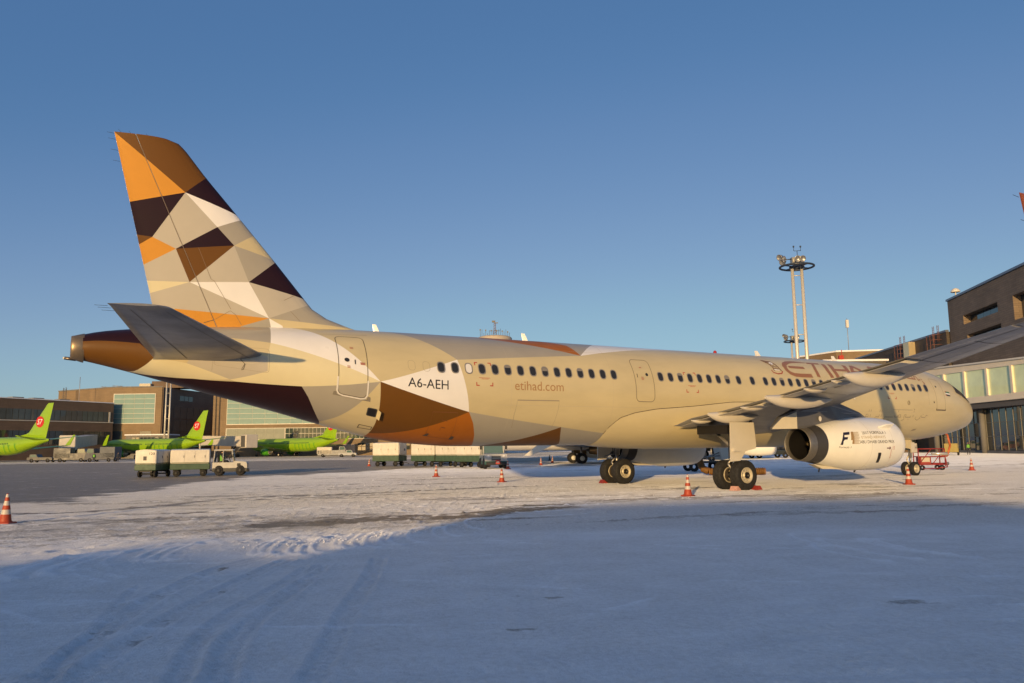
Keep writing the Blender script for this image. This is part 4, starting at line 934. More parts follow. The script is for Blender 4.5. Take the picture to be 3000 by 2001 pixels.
TRK = [([(-3.4, 5.2), (-3.65, 6.32), (-3.95, 7.64), (-4.31, 9.67), (-4.41, 12.05), (-4.11, 13.71)], .17, 1), ([(-3.3, 5.2), (-3.40, 6.31), (-3.54, 7.38), (-3.67, 9.13), (-3.71, 11.39), (-3.65, 13.14)], .16, 1),
       ([(-2.3, 5.2), (-2.57, 6.28), (-2.89, 7.43), (-3.08, 8.86), (-3.03, 10.16), (-3.08, 12.15)], .14, 1), ([(-2.0, 5.2), (-2.26, 6.27), (-2.62, 7.66), (-2.70, 9.07), (-2.82, 11.14), (-2.93, 12.36)], .16, 1),
       ([(-1.5, 5.2), (-1.56, 6.24), (-1.66, 7.36), (-1.82, 8.90), (-1.94, 10.72), (-2.18, 13.01)], .16, 1), ([(-3.3, 5.2), (-3.57, 6.32), (-3.89, 7.10), (-4.18, 8.19), (-4.9, 10.5)], .10, .8), ([(-2.1, 6.0), (-2.36, 7.03), (-2.59, 8.20), (-2.72, 9.57), (-2.67, 11.50)], .08, .6),
       ([(.15, 6.98), (1.65, 7.05), (3.13, 8.49), (5.63, 9.04), (9, 9.6)], .20, .4), ([(.86, 8.41), (3.07, 8.95), (6.98, 11.13), (11, 12.6)], .16, .4), ([(1.63, 6.98), (3.60, 8.05), (5.44, 8.93), (9, 10.3)], .18, .45), ([(-8, 6.6), (-1, 6.5), (4, 6.3), (9, 6.9)], .14, .3), ([(-6, 9.8), (0, 10.2), (4, 9.9), (12, 11)], .14, .3)]
DRK = [([(-15.20, 23.75), (-13.19, 23.61), (-11.60, 25.76), (-10.81, 29.26), (-8.56, 31.18), (-7.29, 31.21), (-.08, 36.37)], .55, .9), ([(-18, 17.2), (-11.04, 17.30), (-9.68, 17.81), (-8.05, 19.07), (-6.65, 20.29), (-4.74, 20.33)], .5, .55), ([(-13, 14.9), (-9.63, 15.12), (-8.97, 15.73), (-7.90, 17.60), (-5, 19.2)], .45, .6),
       ([(-5.6, 19.1), (-4.64, 19.3), (-3.67, 20.1), (-2.62, 20.6), (-1.49, 20.9), (-.06, 22.6), (1, 23.8)], 1.25, 1.15), ([(-.06, 22.01), (.73, 24.35), (2.29, 24.73)], .4, .75), ([(-15.09, 27.6), (-12.61, 27.6), (-10.96, 29.4), (-8.5, 31.0)], .4, .7),
       ([(-19.63, 34.22), (-21.5, 38), (-23.21, 44.18), (-21.70, 48.01)], .5, .7), ([(-17.91, 34.66), (-19, 38), (-20.60, 43.49), (-20.80, 47.75)], .4, .6), ([(13.15, 40.52), (14.82, 40.56), (20.11, 46.34)], .3, .6), ([(-.08, 37.63), (3.77, 35.40), (7.89, 32.54), (12, 30)], .9, .35), ([(8.22, 30.5), (9.9, 30.65)], .16, .8), ([(13.5, 31.5), (14.75, 32.27)], .14, .7), ([(4.0, 37.9), (5.4, 38.3)], .2, .6),
       ([(-20, 20.5), (-12, 20.4), (-7, 22.2), (-2, 24.2)], .5, .35), ([(-30, 30), (-20, 31.2), (-15.5, 31.5)], .5, .5)]
ARCS = [(-7.63, 12.41), (-7.46, 12.40), (-7.39, 12.50), (-7.35, 12.73), (-7.15, 12.71), (-7.08, 12.82), (-7.00, 12.93), (-6.89, 13.04), (-4.68, 14.80), (-4.54, 14.95), (-4.31, 14.93), (-4.06, 14.74), (-3.82, 14.72), (-3.70, 15.20), (-3.44, 15.52), (-3.27, 15.50), (-3.05, 15.66), (-2.83, 15.82), (-2.61, 15.79), (-2.42, 15.96), (-2.10, 16.52), (-1.70, 16.89), (-1.46, 17.30), (-1.07, 18.71), (-6.69, 13.94), (-6.40, 14.20), (-6.12, 14.18), (-5.93, 14.45), (6.3, 13.87), (6.45, 13.70), (6.63, 13.54), (5.68, 13.63), (5.18, 13.12), (5.38, 14.6)]
STK = [[(-5.38, 9.74), (-4.24, 9.47)], [(-5.09, 10.54), (-4.22, 10.09)], [(-4.77, 11.67), (-4.04, 11.14)], [(-4.26, 13.07), (-3.79, 12.78)], [(-5.36, 8.50), (-4.24, 8.44)], [(-5.71, 9.13), (-4.97, 8.53)], [(-2.47, 8.10), (-1.01, 8.16)], [(-1.54, 8.09), (-.12, 8.21)], [(-3.75, 8.17), (-2.82, 8.12)], [(-3.21, 7.70), (-3.03, 7.66)], [(-5.85, 13.73), (-4.68, 13.76)], [(-4.93, 10.85), (-4.24, 10.40)], [(-4.77, 11.38), (-4.13, 10.97)], [(-5.53, 9.55), (-4.93, 9.39)], [(-5.57, 15.39), (-4.91, 15.39)], [(-7.28, 14.0), (-7.23, 14.89)], [(-6.44, 11.79), (-5.59, 11.07)], [(-6.44, 12.21), (-5.45, 11.34)]]
RG = np.random.default_rng(5)
for k in range(30):
    l_, d_ = RG.uniform(-7, 7), RG.uniform(6.3, 15.5); a_ = RG.normal(0, .35); n_l = RG.uniform(.4, 1.6); STK.append([(l_, d_), (l_ + n_l * math.cos(a_), d_ + n_l * math.sin(a_))])
for k in range(34):      # long scraper streaks in the sunlit part
    l_ = RG.uniform(-15, 6); d_ = 17.5 + (l_ + 9) * .32 + RG.uniform(0, 13); n_l = RG.uniform(2, 8); STK.append([(l_, d_), (l_ + n_l * .5, d_ + n_l * .15 + RG.normal(0, .1)), (l_ + n_l, d_ + n_l * .33)])
for k in range(24):
    l_, d_ = RG.uniform(2, 18), RG.uniform(25, 36); n_l = RG.uniform(1, 5); STK.append([(l_, d_), (l_ + n_l, d_ + n_l * RG.uniform(-.2, .3))])
ARCT = []
for k in range(16):
    cx_, cy_, rr_ = RG.uniform(-9, 9), RG.uniform(4, 22), RG.uniform(3, 8); a0 = RG.uniform(0, 6.28)
    for dr in (0, .9): ARCT.append(([(cx_ + (rr_ + dr) * math.cos(a0 + t), cy_ + (rr_ + dr) * math.sin(a0 + t)) for t in np.linspace(0, 1.3, 12)], .085, RG.uniform(.2, .5)))
for k in range(12):      # sweeping turns of trolleys and tugs across the lit part
    l_, d_ = RG.uniform(-16, 12), RG.uniform(22, 46); a0 = RG.uniform(-.5, .5); c_ = RG.normal(0, .05); p_ = [(l_, d_)]
    for q in range(14): a0 += c_; p_.append((p_[-1][0] + 1.1 * math.cos(a0), p_[-1][1] + 1.1 * math.sin(a0)))
    for dr in (0, 1.5): ARCT.append(([(x, y + dr) for x, y in p_], .16, RG.uniform(.5, 1.0)))
def build_ground():
    d = 4.6; Ds = [-3000, -700, -200, -60, -20, -6, 0, 2.5, 3.7, 4.3]
    while d < 3200: Ds.append(d); d *= 1.0085 if d < 130 else 1.04
    Ds = np.array(Ds)
    half = list(np.arange(0, 6.2, .04)); l = half[-1]; st = .04
    while l < 3000: st *= 1.012 if l < 40 else 1.15; l += st; half.append(l)
    half = np.array(half); Ls = np.concatenate([-half[:0:-1], half])
    L, D = np.meshgrid(Ls, Ds, indexing='xy'); sh = L.shape
    near = (D > 4) & (D < 140) & (abs(L) < 90)
    bare = np.zeros(sh); pack = np.zeros(sh); z = np.zeros(sh)
    lf, df = L[near], D[near]; b = np.zeros(lf.shape); pk = np.zeros(lf.shape); h = np.zeros(lf.shape)
    wob = (fbm(lf * .35, df * .35, 5) - .5)
    # large areas: ploughed apron on the far left, swept strips, snow blanket elsewhere
    edge = np.interp(df, [26, 27, 28.5, 32, 38, 47, 55, 62, 70, 90, 130], [-60, -17.5, -15.6, -15.4, -16.2, -17.2, -16.5, -12.8, -9, -3, 30])
    far_as = sstep(.8, -1.6, lf - edge + wob * 5) * sstep(26.5, 29.5, df + wob * 2)
    b = np.maximum(b, .88 * far_as)
    strip = sstep(14.2, 16.5, df - (lf + 9) * .30 + wob * 2) * sstep(22.5, 20.5, df - (lf + 9) * .32 + wob * 2) * sstep(-.5, -3.5, lf)
    b = np.maximum(b, .50 * strip)
    trod = sstep(26, 29, df + wob * 4) * sstep(48, 40, df) * sstep(-2, 3, lf + wob * 4) * sstep(30, 20, lf)
    pk = np.maximum(pk, .75 * trod); pk = np.maximum(pk, .72 * sstep(15, 18, df) * sstep(70, 50, df))
    streak = fbm(lf * .22 + df * .05, df * 1.3 - lf * .32, 21, 4)
    b = np.maximum(b, sstep(.52, .72, streak) * .60 * sstep(15.5, 18, df - (lf + 8) * .2) * sstep(120, 60, df))
    b = np.maximum(b, sstep(60, 75, df) * (.36 + .4 * sstep(.4, .6, streak)) * sstep(30, 8, lf))
    for pts, w, s in DRK:
        e, al = seg_dist(lf, df, smooth_line(pts)); n = fbm(lf * 1.2, df * 2.0, 31)
        b = np.maximum(b, s * sstep(w * (1.25 + wob * 1.5), w * .35, e + (n - .5) * w * .9) * (.5 + .65 * n) * (.72 + .5 * fbm(lf * 6, df * 7, 83, 3)))
    mot = fbm(lf * .55 + 3, df * 2.1, 61, 5); pk = np.maximum(pk, .42 * sstep(.42, .68, mot)); pk = np.maximum(pk, .35 * sstep(.5, .7, fbm(lf * 2.2, df * 4.5, 67, 4)))
    # scattered bare specks in the foreground
    sp = fbm(lf * .9, df * 1.9, 77, 5); b = np.maximum(b, sstep(.755, .82, sp) * .7 * sstep(20, 5, df)); 
    # relief
    h += (fbm(lf * .5, df * .5, 3, 3) - .5) * .035 + (fbm(lf * 3.2, df * 3.2, 9, 4) - .5) * .014
    h += (fbm(lf * .8, df * 5.0, 15, 3) - .5) * .010 * sstep(30, 12, df)
    h += (fbm(lf * 9, df * 9, 19, 3) - .5) * .012 * sstep(60, 14, df)
    h += np.maximum(fbm(lf * 5, df * 6, 45, 4) - .62, 0) * .16 * sstep(13.5, 15.5, df - (lf + 6) * .28) * sstep(60, 34, df)
    pk = np.maximum(pk, (.30 + .25 * fbm(lf * 1.1, df * 3.0, 91)) * sstep(22, 14, df))
    for pts, w, s in TRK + ARCT:
        w = w * .8; e, al = seg_dist(lf, df, smooth_line(pts) if len(pts) < 10 else pts); q = sstep(w * 1.0, w * .75, e)
        tread = (.5 + .5 * np.sign(np.sin(al * 2 * math.pi / .11 + np.where(e > w * .4, 2.4, 0)))) * q
        h += (-.018 * q + .012 * tread * q + .016 * np.exp(-((e - w * 1.15) / .035)**2)) * s
        pk = np.maximum(pk, q * (.30 + .25 * tread) * s)
        b = np.maximum(b, q * s * .6 * sstep(.70, .80, fbm(lf * 1.4, df * 1.4, 55)))
    for i, (a, c) in enumerate(ARCS):       # curled ridges left by a plough
        r = .22 + .10 * ((i * 37) % 7) / 7; k = (abs(lf - a) < 1.4) & (abs(df - c) < 2.6)
        X = (lf[k] - a - .22 - .12 * (c - df[k])) / 1.05; Y = (df[k] - c) / 4.6; rr = np.hypot(X, Y); an = np.arctan2(Y, X)
        m_ = np.exp(-((rr - r) / .028)**2) * sstep(.9, 1.6, abs(an)); h[k] += .024 * m_; pk[k] *= 1 - .95 * m_; b[k] *= 1 - m_
    for pts in STK:
        e, al = seg_dist(lf, df, pts); wd_ = .035 + .0022 * np.maximum(df - 12, 0); q = np.exp(-(e / wd_)**2) * sstep(.25, .5, fbm(al * 2.0 + pts[0][0] * 9, pts[0][1] + e * 0, 13, 2)); h += .015 * q; pk *= 1 - .95 * q; b *= 1 - .9 * q
    bare[near] = np.clip(b, 0, 1); pack[near] = np.clip(pk, 0, 1); z[near] = h * sstep(139, 60, df)
    fr = D >= 140
    sf = vnoise(L[fr] * .006, D[fr] * .04, 4); bare[fr] = .5 + .35 * sf
    rest = ~near & ~fr; pack[rest] = .4; bare[rest & (D > 60)] = .45
    pos = np.empty((sh[0] * sh[1], 3)); pos[:, 0] = (CAM.x + RT.x * L + FW.x * D).ravel(); pos[:, 1] = (CAM.y + RT.y * L + FW.y * D).ravel(); pos[:, 2] = z.ravel()
    ny, nx = sh; idx = np.arange(ny * nx).reshape(sh)
    q = np.stack([idx[:-1, :-1], idx[:-1, 1:], idx[1:, 1:], idx[1:, :-1]], -1).reshape(-1, 4)
    me = bpy.data.meshes.new('ground'); me.vertices.add(len(pos)); me.vertices.foreach_set('co', pos.ravel())
    me.loops.add(q.size); me.loops.foreach_set('vertex_index', q.ravel()); me.polygons.add(len(q)); me.polygons.foreach_set('loop_start', np.arange(0, q.size, 4))
    me.polygons.foreach_set('use_smooth', np.ones(len(q), bool)); me.update(calc_edges=True)
    for nm, arr in (('bare', bare), ('pack', pack)):
        at = me.attributes.new(nm, 'FLOAT', 'POINT'); at.data.foreach_set('value', arr.ravel().astype(np.float32))
    return link_mesh('ground', me)
ground = build_ground(); ground['kind'] = 'structure'
def ground_mat():
    m = bpy.data.materials.new('snowy_apron'); m.use_nodes = True; nt = m.node_tree; n = nt.nodes; l = nt.links; b = n['Principled BSDF']
    tc = n.new('ShaderNodeTexCoord')
    def noise(s, d, sc=None):
        z = n.new('ShaderNodeTexNoise'); z.inputs['Scale'].default_value = s; z.inputs['Detail'].default_value = d; z.inputs['Roughness'].default_value = .65
        if sc:
            mp = n.new('ShaderNodeMapping'); mp.inputs['Scale'].default_value = sc; mp.inputs['Rotation'].default_value = (0, 0, YAW); l.new(tc.outputs['Object'], mp.inputs[0]); l.new(mp.outputs[0], z.inputs['Vector'])
        else: l.new(tc.outputs['Object'], z.inputs['Vector'])
        return z.outputs['Fac']
    def mr(x, a, c, e, f_):
        r = n.new('ShaderNodeMapRange'); r.inputs[1].default_value = a; r.inputs[2].default_value = c; r.inputs[3].default_value = e; r.inputs[4].default_value = f_; l.new(x, r.inputs[0]); return r.outputs[0]
    def math_(op, a, c):
        r = n.new('ShaderNodeMath'); r.operation = op
        for i, v in enumerate((a, c)):
            if isinstance(v, (int, float)): r.inputs[i].default_value = v
            else: l.new(v, r.inputs[i])
        return r.outputs[0]
    def mix(f_, a, c):
        r = n.new('ShaderNodeMix'); r.data_type = 'RGBA'; l.new(f_, r.inputs['Factor'])
        for nm, v in (('A', a), ('B', c)):
            s = [i for i in r.inputs if i.name == nm and i.type == 'RGBA'][0]
            if isinstance(v, tuple): s.default_value = (*v, 1)
            else: l.new(v, s)
        return [o for o in r.outputs if o.type == 'RGBA'][0]
    at = n.new('ShaderNodeAttribute'); at.attribute_name = 'bare'; ap = n.new('ShaderNodeAttribute'); ap.attribute_name = 'pack'
    n1 = noise(1.6, 8); n2 = noise(14, 5); n3 = noise(.5, 6, (.35, 1.6, 1)); n4 = noise(60, 3)
    brk = math_('ADD', math_('MULTIPLY', math_('SUBTRACT', n1, .5), .9), math_('MULTIPLY', math_('SUBTRACT', n2, .5), .7)); brk = math_('ADD', brk, math_('MULTIPLY', math_('SUBTRACT', n3, .5), .9))
    fac = mr(math_('ADD', at.outputs['Fac'], brk), .36, .80, 0, 1); fac = math_('MULTIPLY', fac, mr(at.outputs['Fac'], .05, .3, 0, 1))
    pk = mr(math_('ADD', ap.outputs['Fac'], math_('MULTIPLY', brk, .5)), .1, .95, 0, 1)
    snow = mix(mr(n1, .3, .7, 0, 1), (.90, .91, .93), (.82, .83, .85)); pac = mix(mr(n2, .35, .65, 0, 1), (.69, .68, .665), (.50, .48, .45))
    asp = mix(mr(n2, .3, .7, 0, 1), (.095, .084, .070), (.22, .195, .165))
    c = mix(fac, mix(pk, snow, pac), asp); l.new(c, b.inputs['Base Color'])
    l.new(mr(fac, 0, 1, .62, .5), b.inputs['Roughness']); b.inputs['Specular IOR Level'].default_value = .25
    bp = n.new('ShaderNodeBump'); bp.inputs['Strength'].default_value = .8; bp.inputs['Distance'].default_value = .045; b.inputs['Diffuse Roughness'].default_value = 1.0
    l.new(math_('ADD', math_('MULTIPLY', n2, .7), math_('MULTIPLY', n4, .35)), bp.inputs['Height']); l.new(bp.outputs[0], b.inputs['Normal'])
    return m
ground.data.materials.append(ground_mat())
# loose clods along the ploughed edge and under the aircraft
SNOWC = mat('clod_snow', (.80, .80, .81), .7, var=.08, vscale=8)
mb = MB()
for k in range(520):
    q = RNG.random()
    if q < .45: t = RNG.random(); l_, d_ = -4.8 + 4.2 * t + RNG.normal(0, .25), 14.9 + 3.6 * t**1.3 + RNG.normal(0, .25)
    elif q < .75: l_, d_ = RNG.uniform(-1, 16), RNG.uniform(25.5, 33)
    else: l_, d_ = RNG.uniform(-9, 6), RNG.uniform(36, 52)
    s = abs(RNG.normal(0, .010)) + .006; s *= 1 + d_ / 90; p = G(l_, d_, s * .35)
    o = [(1, 0, 0), (-1, 0, 0), (0, 1, 0), (0, -1, 0), (0, 0, .8), (0, 0, -.8)]
    vs = [(p.x + a[0] * s * RNG.uniform(.7, 1.6), p.y + a[1] * s * RNG.uniform(.7, 1.6), p.z + a[2] * s * RNG.uniform(.6, 1.1)) for a in o]
    mb.add(vs, [[0, 2, 4], [2, 1, 4], [1, 3, 4], [3, 0, 4], [2, 0, 5], [1, 2, 5], [3, 1, 5], [0, 3, 5]], SNOWC)
cl = mb.build('snow_clods'); cl['kind'] = 'stuff'
# ------------------------------------------------------------------ buildings
VX = heading(1, 0)                       # local x across the view axis, local y along it
BRICK = brick_mat('terracotta_cladding', (.225, .158, .088), (.205, .142, .078), (.17, .12, .07), 1.2, .6, ms=.02)
BROWNB = brick_mat('brown_cladding', (.155, .105, .07), (.135, .092, .062), (.10, .07, .048), 2.4, .45, ms=.02)
DARKB = brick_mat('dark_cladding', (.215, .158, .105), (.175, .128, .087), (.10, .08, .06), 1.6, .34, ms=.018, var=.16)
PALEGL = mat('pale_facade_glass', (.20, .31, .29), .03, spec=.12, var=.12, vscale=.35)
DKGL = mat('dark_facade_glass', (.035, .045, .045), .03, spec=.8, var=.2, vscale=.4)
GREYGL = mat('grey_facade_glass', (.085, .10, .10), .03, spec=.45, var=.25, vscale=.3)
FRAME = mat('pale_frame', (.62, .585, .50), .5, var=.08, vscale=1)
DFRAME = mat('dark_frame', (.10, .09, .08), .5)
ROOFSNOW = mat('roof_snow', (.80, .80, .82), .75)
CONC = mat('plinth_concrete', (.18, .17, .155), .8, var=.15, vscale=.5)
def pane_parts(parent, m, cells, depth=.10, name='pane', to=None):
    """cells: (x0,x1,z0,z1) in the parent's own frame, on the plane y=to(y); alike panes share meshes"""
    cache = {}
    for x0, x1, z0, z1, y in cells:
        k = (round(x1 - x0, 2), round(z1 - z0, 2), m.name)
        if k not in cache:
            w, h = k[0] / 2, k[1] / 2; b = MB(); b.box((0, 0, 0), (2 * w, depth, 2 * h), m); o = b.build(name, parent); cache[k] = o.data
        else: o = link_mesh(name, cache[k], parent)
        o.location = ((x0 + x1) / 2, y, (z0 + z1) / 2)
        o.rotation_euler = (R(RNG.normal(0, .25)), 0, R(RNG.normal(0, .25)))
def grid(x0, x1, nx, z0, z1, nz, y, gap=.1):
    w = (x1 - x0) / nx; h = (z1 - z0) / nz
    return [(x0 + i * w + gap / 2, x0 + (i + 1) * w - gap / 2, z0 + j * h + gap / 2, z0 + (j + 1) * h - gap / 2, y) for i in range(nx) for j in range(nz)]

# ---- terracotta block with the large square window
O = (-126.9, 250.0); bl = thing('terminal_block', 'terracotta terminal block with one big square pale window beside a white mast', 'terminal', G(*O), VX)
def lp(l, d): return (l - O[0], d - O[1])
mb = MB(); mb.prism([lp(-152, 263.6), lp(-126.9, 250), lp(-111.25, 250), lp(-106.4, 282), lp(-106.4, 300), lp(-152, 300)], 'z', 0, 22.2, BRICK)
mb.prism([lp(-152.1, 263.4), lp(-127.0, 249.8), lp(-111.1, 249.8), lp(-112.1, 250.6), lp(-126.7, 250.6), lp(-151.7, 264.2)], 'z', 22.2, 22.55, CONC); mb.build('wall', bl)
mb = MB(); mb.box((7.0, -.06, 15.5), (13.3, .08, 9.5), FRAME); mb.build('window_frame', bl)
pane_parts(bl, PALEGL, grid(.52, 13.5, 4, 10.9, 20.1, 6, -.12, .09))
pane_parts(bl, GREYGL, grid(.1, 3.7, 1, 5.0, 8.5, 1, -.06, .1) + grid(9.2, 12.8, 1, 7.2, 8.4, 1, -.06, .1))
mb = MB(); mb.box((7.2, 8, 23.3), (3.6, 4, 1.3), mat('plant_cream', (.5, .45, .34), .6)); mb.box((14.0, 11, 23.7), (10.5, 7, 2.2), BROWNB); mb.build('rooftop_plant', bl)
a0, a1 = lp(-111.15, 250.3), lp(-106.3, 282); an = math.atan2(a1[1] - a0[1], a1[0] - a0[0]); LN = math.hypot(a1[0] - a0[0], a1[1] - a0[1])
rw_ = bpy.data.objects.new('recess_wall', None); COL.objects.link(rw_); rw_.parent = bl; rw_.location = (a0[0], a0[1], 0); rw_.rotation_euler = (0, 0, an)
mb = MB(); mb.box((LN / 2, -.05, 11.1), (LN, .3, 22.15), BROWNB); mb.build('cladding', rw_)
pane_parts(rw_, GREYGL, grid(6, 29, 6, 4, 16.6, 3, -.22, .25) + grid(9, 17, 3, 18.2, 20.2, 1, -.22, .3))
# ---- rooftop aerials
ALU = mat('aerial_metal', (.35, .34, .33), .5, metal=.5)
def aerial(l, d, z, h, yagi=0, lbl='', rz=.3):
    t = thing('aerial', lbl, 'aerial', G(l, d, z), VX); mb = MB(); mb.cyl((0, 0, 0), (0, 0, h), .09, ALU, seg=6); mb.build('pole', t)
    if yagi:
        mb = MB(); mb.cyl((-yagi, 0, h), (yagi, .4, h - .3), .06, ALU, seg=5)
        for k in range(7): x = -yagi + k * yagi / 3; mb.cyl((x, -.5, h - .15), (x, .7, h - .15), .04, ALU, seg=4)
        mb.build('boom', t)
    return t
aerial(-132.2, 255.5, 22.2, .9, 1.3, 'horizontal fishbone aerial on the terracotta block, the one nearer the photo edge')
aerial(-128.6, 256, 22.2, 1.2, 1.5, 'horizontal fishbone aerial on the terracotta block, nearer the rooftop hut')
aerial(-136.5, 248, 17.0, 8.6, 0, 'thin tall pole on the roof of the dark ribbon-window wing')
t = thing('lattice_mast', 'short dark lattice mast at the outer roof edge of the terracotta block', 'mast', G(-144.5, 254, 16.9), VX)
mb = MB()
for x in (-.5, .5): mb.cyl((x, 0, 0), (x, 0, 5.8), .09, DFRAME, seg=5)
for k in range(8): mb.cyl((-.5, 0, .4 + k * .7), (.5, 0, .4 + k * .7), .07, DFRAME, seg=4); mb.cyl((-.5, 0, .4 + k * .7), (.5, 0, 1.1 + k * .7), .05, DFRAME, seg=4)
mb.build('lattice', t); mb = MB(); mb.box((-.8, 0, .8), (3.6, 2, 1.6), mat('hut_red', (.33, .10, .07), .6)); mb.build('hut', t)
# ---- terracotta hall with glazed front
O = (-94.9, 250.0); hl = thing('terminal_hall', 'long terracotta terminal hall with a band of glass, seen under the airliner\'s rear belly', 'terminal', G(*O), VX)
mb = MB(); mb.prism([(0, 0), (92, 0), (92, 30), (-10, 62), (0, 20)], 'z', 0, 19.5, BRICK); mb.build('wall', hl)
mb = MB(); mb.box((20.5, -.04, 14.3), (32.2, .06, 8.6), FRAME); mb.box((13.6, -.04, 7.05), (18.6, .06, 3.7), FRAME); mb.box((39.8, -.04, 7.05), (33.6, .06, 3.7), FRAME); mb.build('window_frame', hl)
pane_parts(hl, PALEGL, grid(4.5, 36.5, 8, 10.2, 18.5, 5, -.1, .09))
pane_parts(hl, mat('milky_facade_glass', (.30, .31, .25), .6, spec=.1, var=.12, vscale=.4), grid(4.5, 22.8, 6, 5.3, 8.8, 1, -.1, .08))
pane_parts(hl, mat('hall_grid_glass', (.055, .075, .062), .03, spec=.12, var=.3, vscale=.25), grid(23.1, 56.5, 27, 5.3, 8.8, 2, -.1, .12))
pane_parts(hl, DKGL, grid(46.0, 51.0, 4, 1.5, 3.9, 2, -.06, .14)); pane_parts(hl, mat('shutter_sand', (.50, .36, .25), .6), grid(41.5, 45.2, 1, .1, 3.6, 1, -.05, .1), name='shutter')
pane_parts(hl, DKGL, grid(57.5, 90, 13, 1.5, 3.9, 1, -.06, .3))
# ---- low annex in front of the block
t = thing('annex', 'low annex with snowy flat roof and a row of dark windows before the block', 'annex', G(-116, 238), VX)
mb = MB(); mb.box((6, 4, 3.4), (12.5, 8, 6.8), CONC); mb.build('wall', t); mb = MB(); mb.box((6, 4, 6.98), (13, 8.6, .35), ROOFSNOW); mb.build('roof', t)
pane_parts(t, DKGL, grid(1.6, 12, 9, 5.0, 6.3, 1, -.05, .25))
# ---- dark wing with ribbon windows
A = (-139.92, 215.0); rz = heading(15.1, 31)
wg = thing('terminal_wing', 'dark brown terminal wing with two long ribbons of glass at the photo\'s edge', 'terminal', G(*A), rz)
mb = MB(); mb.box((4, 9, 8.5), (62, 18, 17), BROWNB); mb.box((4, 9, 17.1), (62.4, 18.4, .25), ROOFSNOW); mb.build('wall', wg)
mb = MB(); mb.box((4, -.1, 11.0 + .0), (62, .2, .22), FRAME); mb.box((33.6, -.08, 12.6), (.5, .2, 3.3), FRAME); mb.build('sill', wg)
pane_parts(wg, GREYGL, grid(-26, 33.2, 34, 11.2, 14.3, 1, -.06, .16)); pane_parts(wg, DKGL, grid(-26, 34, 34, 4.2, 8.3, 1, -.06, .16))
mb = MB()
for x in (-4, 8, 14, 22): mb.box((x, 6, 17.5), (3.2, 2.5, .7), CONC)
mb.build('roof_unit', wg)
# ---- dark terminal on the right: thick wall pieces around deep slot openings
A = (78.55, 140.0); rz = heading(-7.9, -48.5)
rt = thing('dark_terminal', 'tall dark brown terminal building with deep slot windows above the glazed walkway', 'terminal', G(*A), rz)
T = 1.3; ops = [(6.4, 19.7, 21.75, 23.3), (7.4, 20.3, 18.3, 19.85), (24.9, 40, 19.6, 23.3)]
xs = sorted({0, 62, *[o[0] for o in ops], *[o[1] for o in ops]}); zs_ = sorted({0, 26.9, *[o[2] for o in ops], *[o[3] for o in ops]})
mb = MB()
for i in range(len(xs) - 1):
    j = 0
    while j < len(zs_) - 1:
        solid = lambda j: not any(o[0] <= xs[i] and xs[i + 1] <= o[1] and o[2] <= zs_[j] and zs_[j + 1] <= o[3] for o in ops)
        if not solid(j): j += 1; continue
        k = j
        while k + 1 < len(zs_) - 1 and solid(k + 1): k += 1
        mb.box(((xs[i] + xs[i + 1]) / 2, T / 2, (zs_[j] + zs_[k + 1]) / 2), (xs[i + 1] - xs[i], T, zs_[k + 1] - zs_[j]), DARKB); j = k + 1
mb.build('wall', rt)
mb = MB(); mb.box((31, T + 12.01, 13.4), (61.9, 24, 26.8), DARKB); mb.build('rear_wall', rt)
mb = MB(); mb.box((31, .5, 27.1), (62.4, 1.4, .35), mat('coping_blue_grey', (.17, .20, .25), .4, metal=.4)); mb.build('coping', rt)
for o in ops: pane_parts(rt, DKGL, grid(o[0], o[1], 5, o[2], o[3], 1, T - .12, .08))
t = thing('roof_lamp', 'small pale dome lamp on the corner of the tall dark terminal roof', 'lamp', G(77.9, 136.0, 27.25), rz); mb = MB(); mb.cyl((0, 0, 0), (0, 0, .7), .12, FRAME, seg=6); mb.lathe([(.6, .75), (.75, .8), (1.2, .45), (1.35, 0)], FRAME, 12); mb.build('dome', t)
# ---- lower wing behind it
lw = thing('low_wing', 'lower dark terminal wing running back behind the near wing tip', 'terminal', G(78.0, 140.2), VX)
mb = MB(); mb.prism([(.1, .2), (3.6, 46), (26, 46), (26, .2)], 'z', 0, 21.5, brick_mat('shaded_cladding', (.085, .066, .048), (.073, .057, .042), (.05, .04, .03), 1.6, .34, ms=.018, var=.16)); mb.prism([(0, .2), (3.5, 46.2), (4.1, 46.2), (.6, .2)], 'z', 21.5, 21.85, mat('coping_blue_grey', (.17, .20, .25), .4, metal=.4)); mb.build('wall', lw)  # darker copy of the dark cladding, the wing's shade put into its colour
mb = MB(); mb.box((.65, 14.5, 19.1), (1.6, 2.2, 4.6), mat('sunlit_patch_gold', (.75, .62, .38), .3, metal=.6)); mb.build('sunlit_patch_box', lw)  # box and its gold colour stand in for a sunlit patch on the wall
def cage(l, d, z, lbl):
    t = thing('ladder_cage', lbl, 'ladder', G(l, d, z), VX); mb = MB(); RB = mat('cage_red_brown', (.17, .07, .05), .6)
    for y in (0, 1.2, 2.4): mb.cyl((-1.3, y, 0), (-1.3, y, 3.6), .06, RB, seg=5)
    for z_ in (0, .9, 1.8, 2.7, 3.6): mb.cyl((-1.3, 0, z_), (-1.3, 2.4, z_), .06, RB, seg=5); mb.cyl((-1.3, 0, z_), (.2, 0, z_), .05, RB, seg=5)
    mb.box((-.6, 1.2, -.05), (1.5, 2.6, .12), DFRAME); mb.build('rail', t)
    for y in (.3, 1.9):
        mb = MB()
        for q in (0, .5): mb.cyl((-.1, y + q, 2.4), (-.1, y + q, 5.4), .05, RB, seg=5)
        for k in range(7): mb.cyl((-.1, y, 2.6 + k * .42), (-.1, y + .5, 2.6 + k * .42), .035, RB, seg=4)
        mb.build('ladder', t)
cage(77.9, 142.0, 17.6, 'red-brown ladder cage beside the tall dark terminal, nearer one')
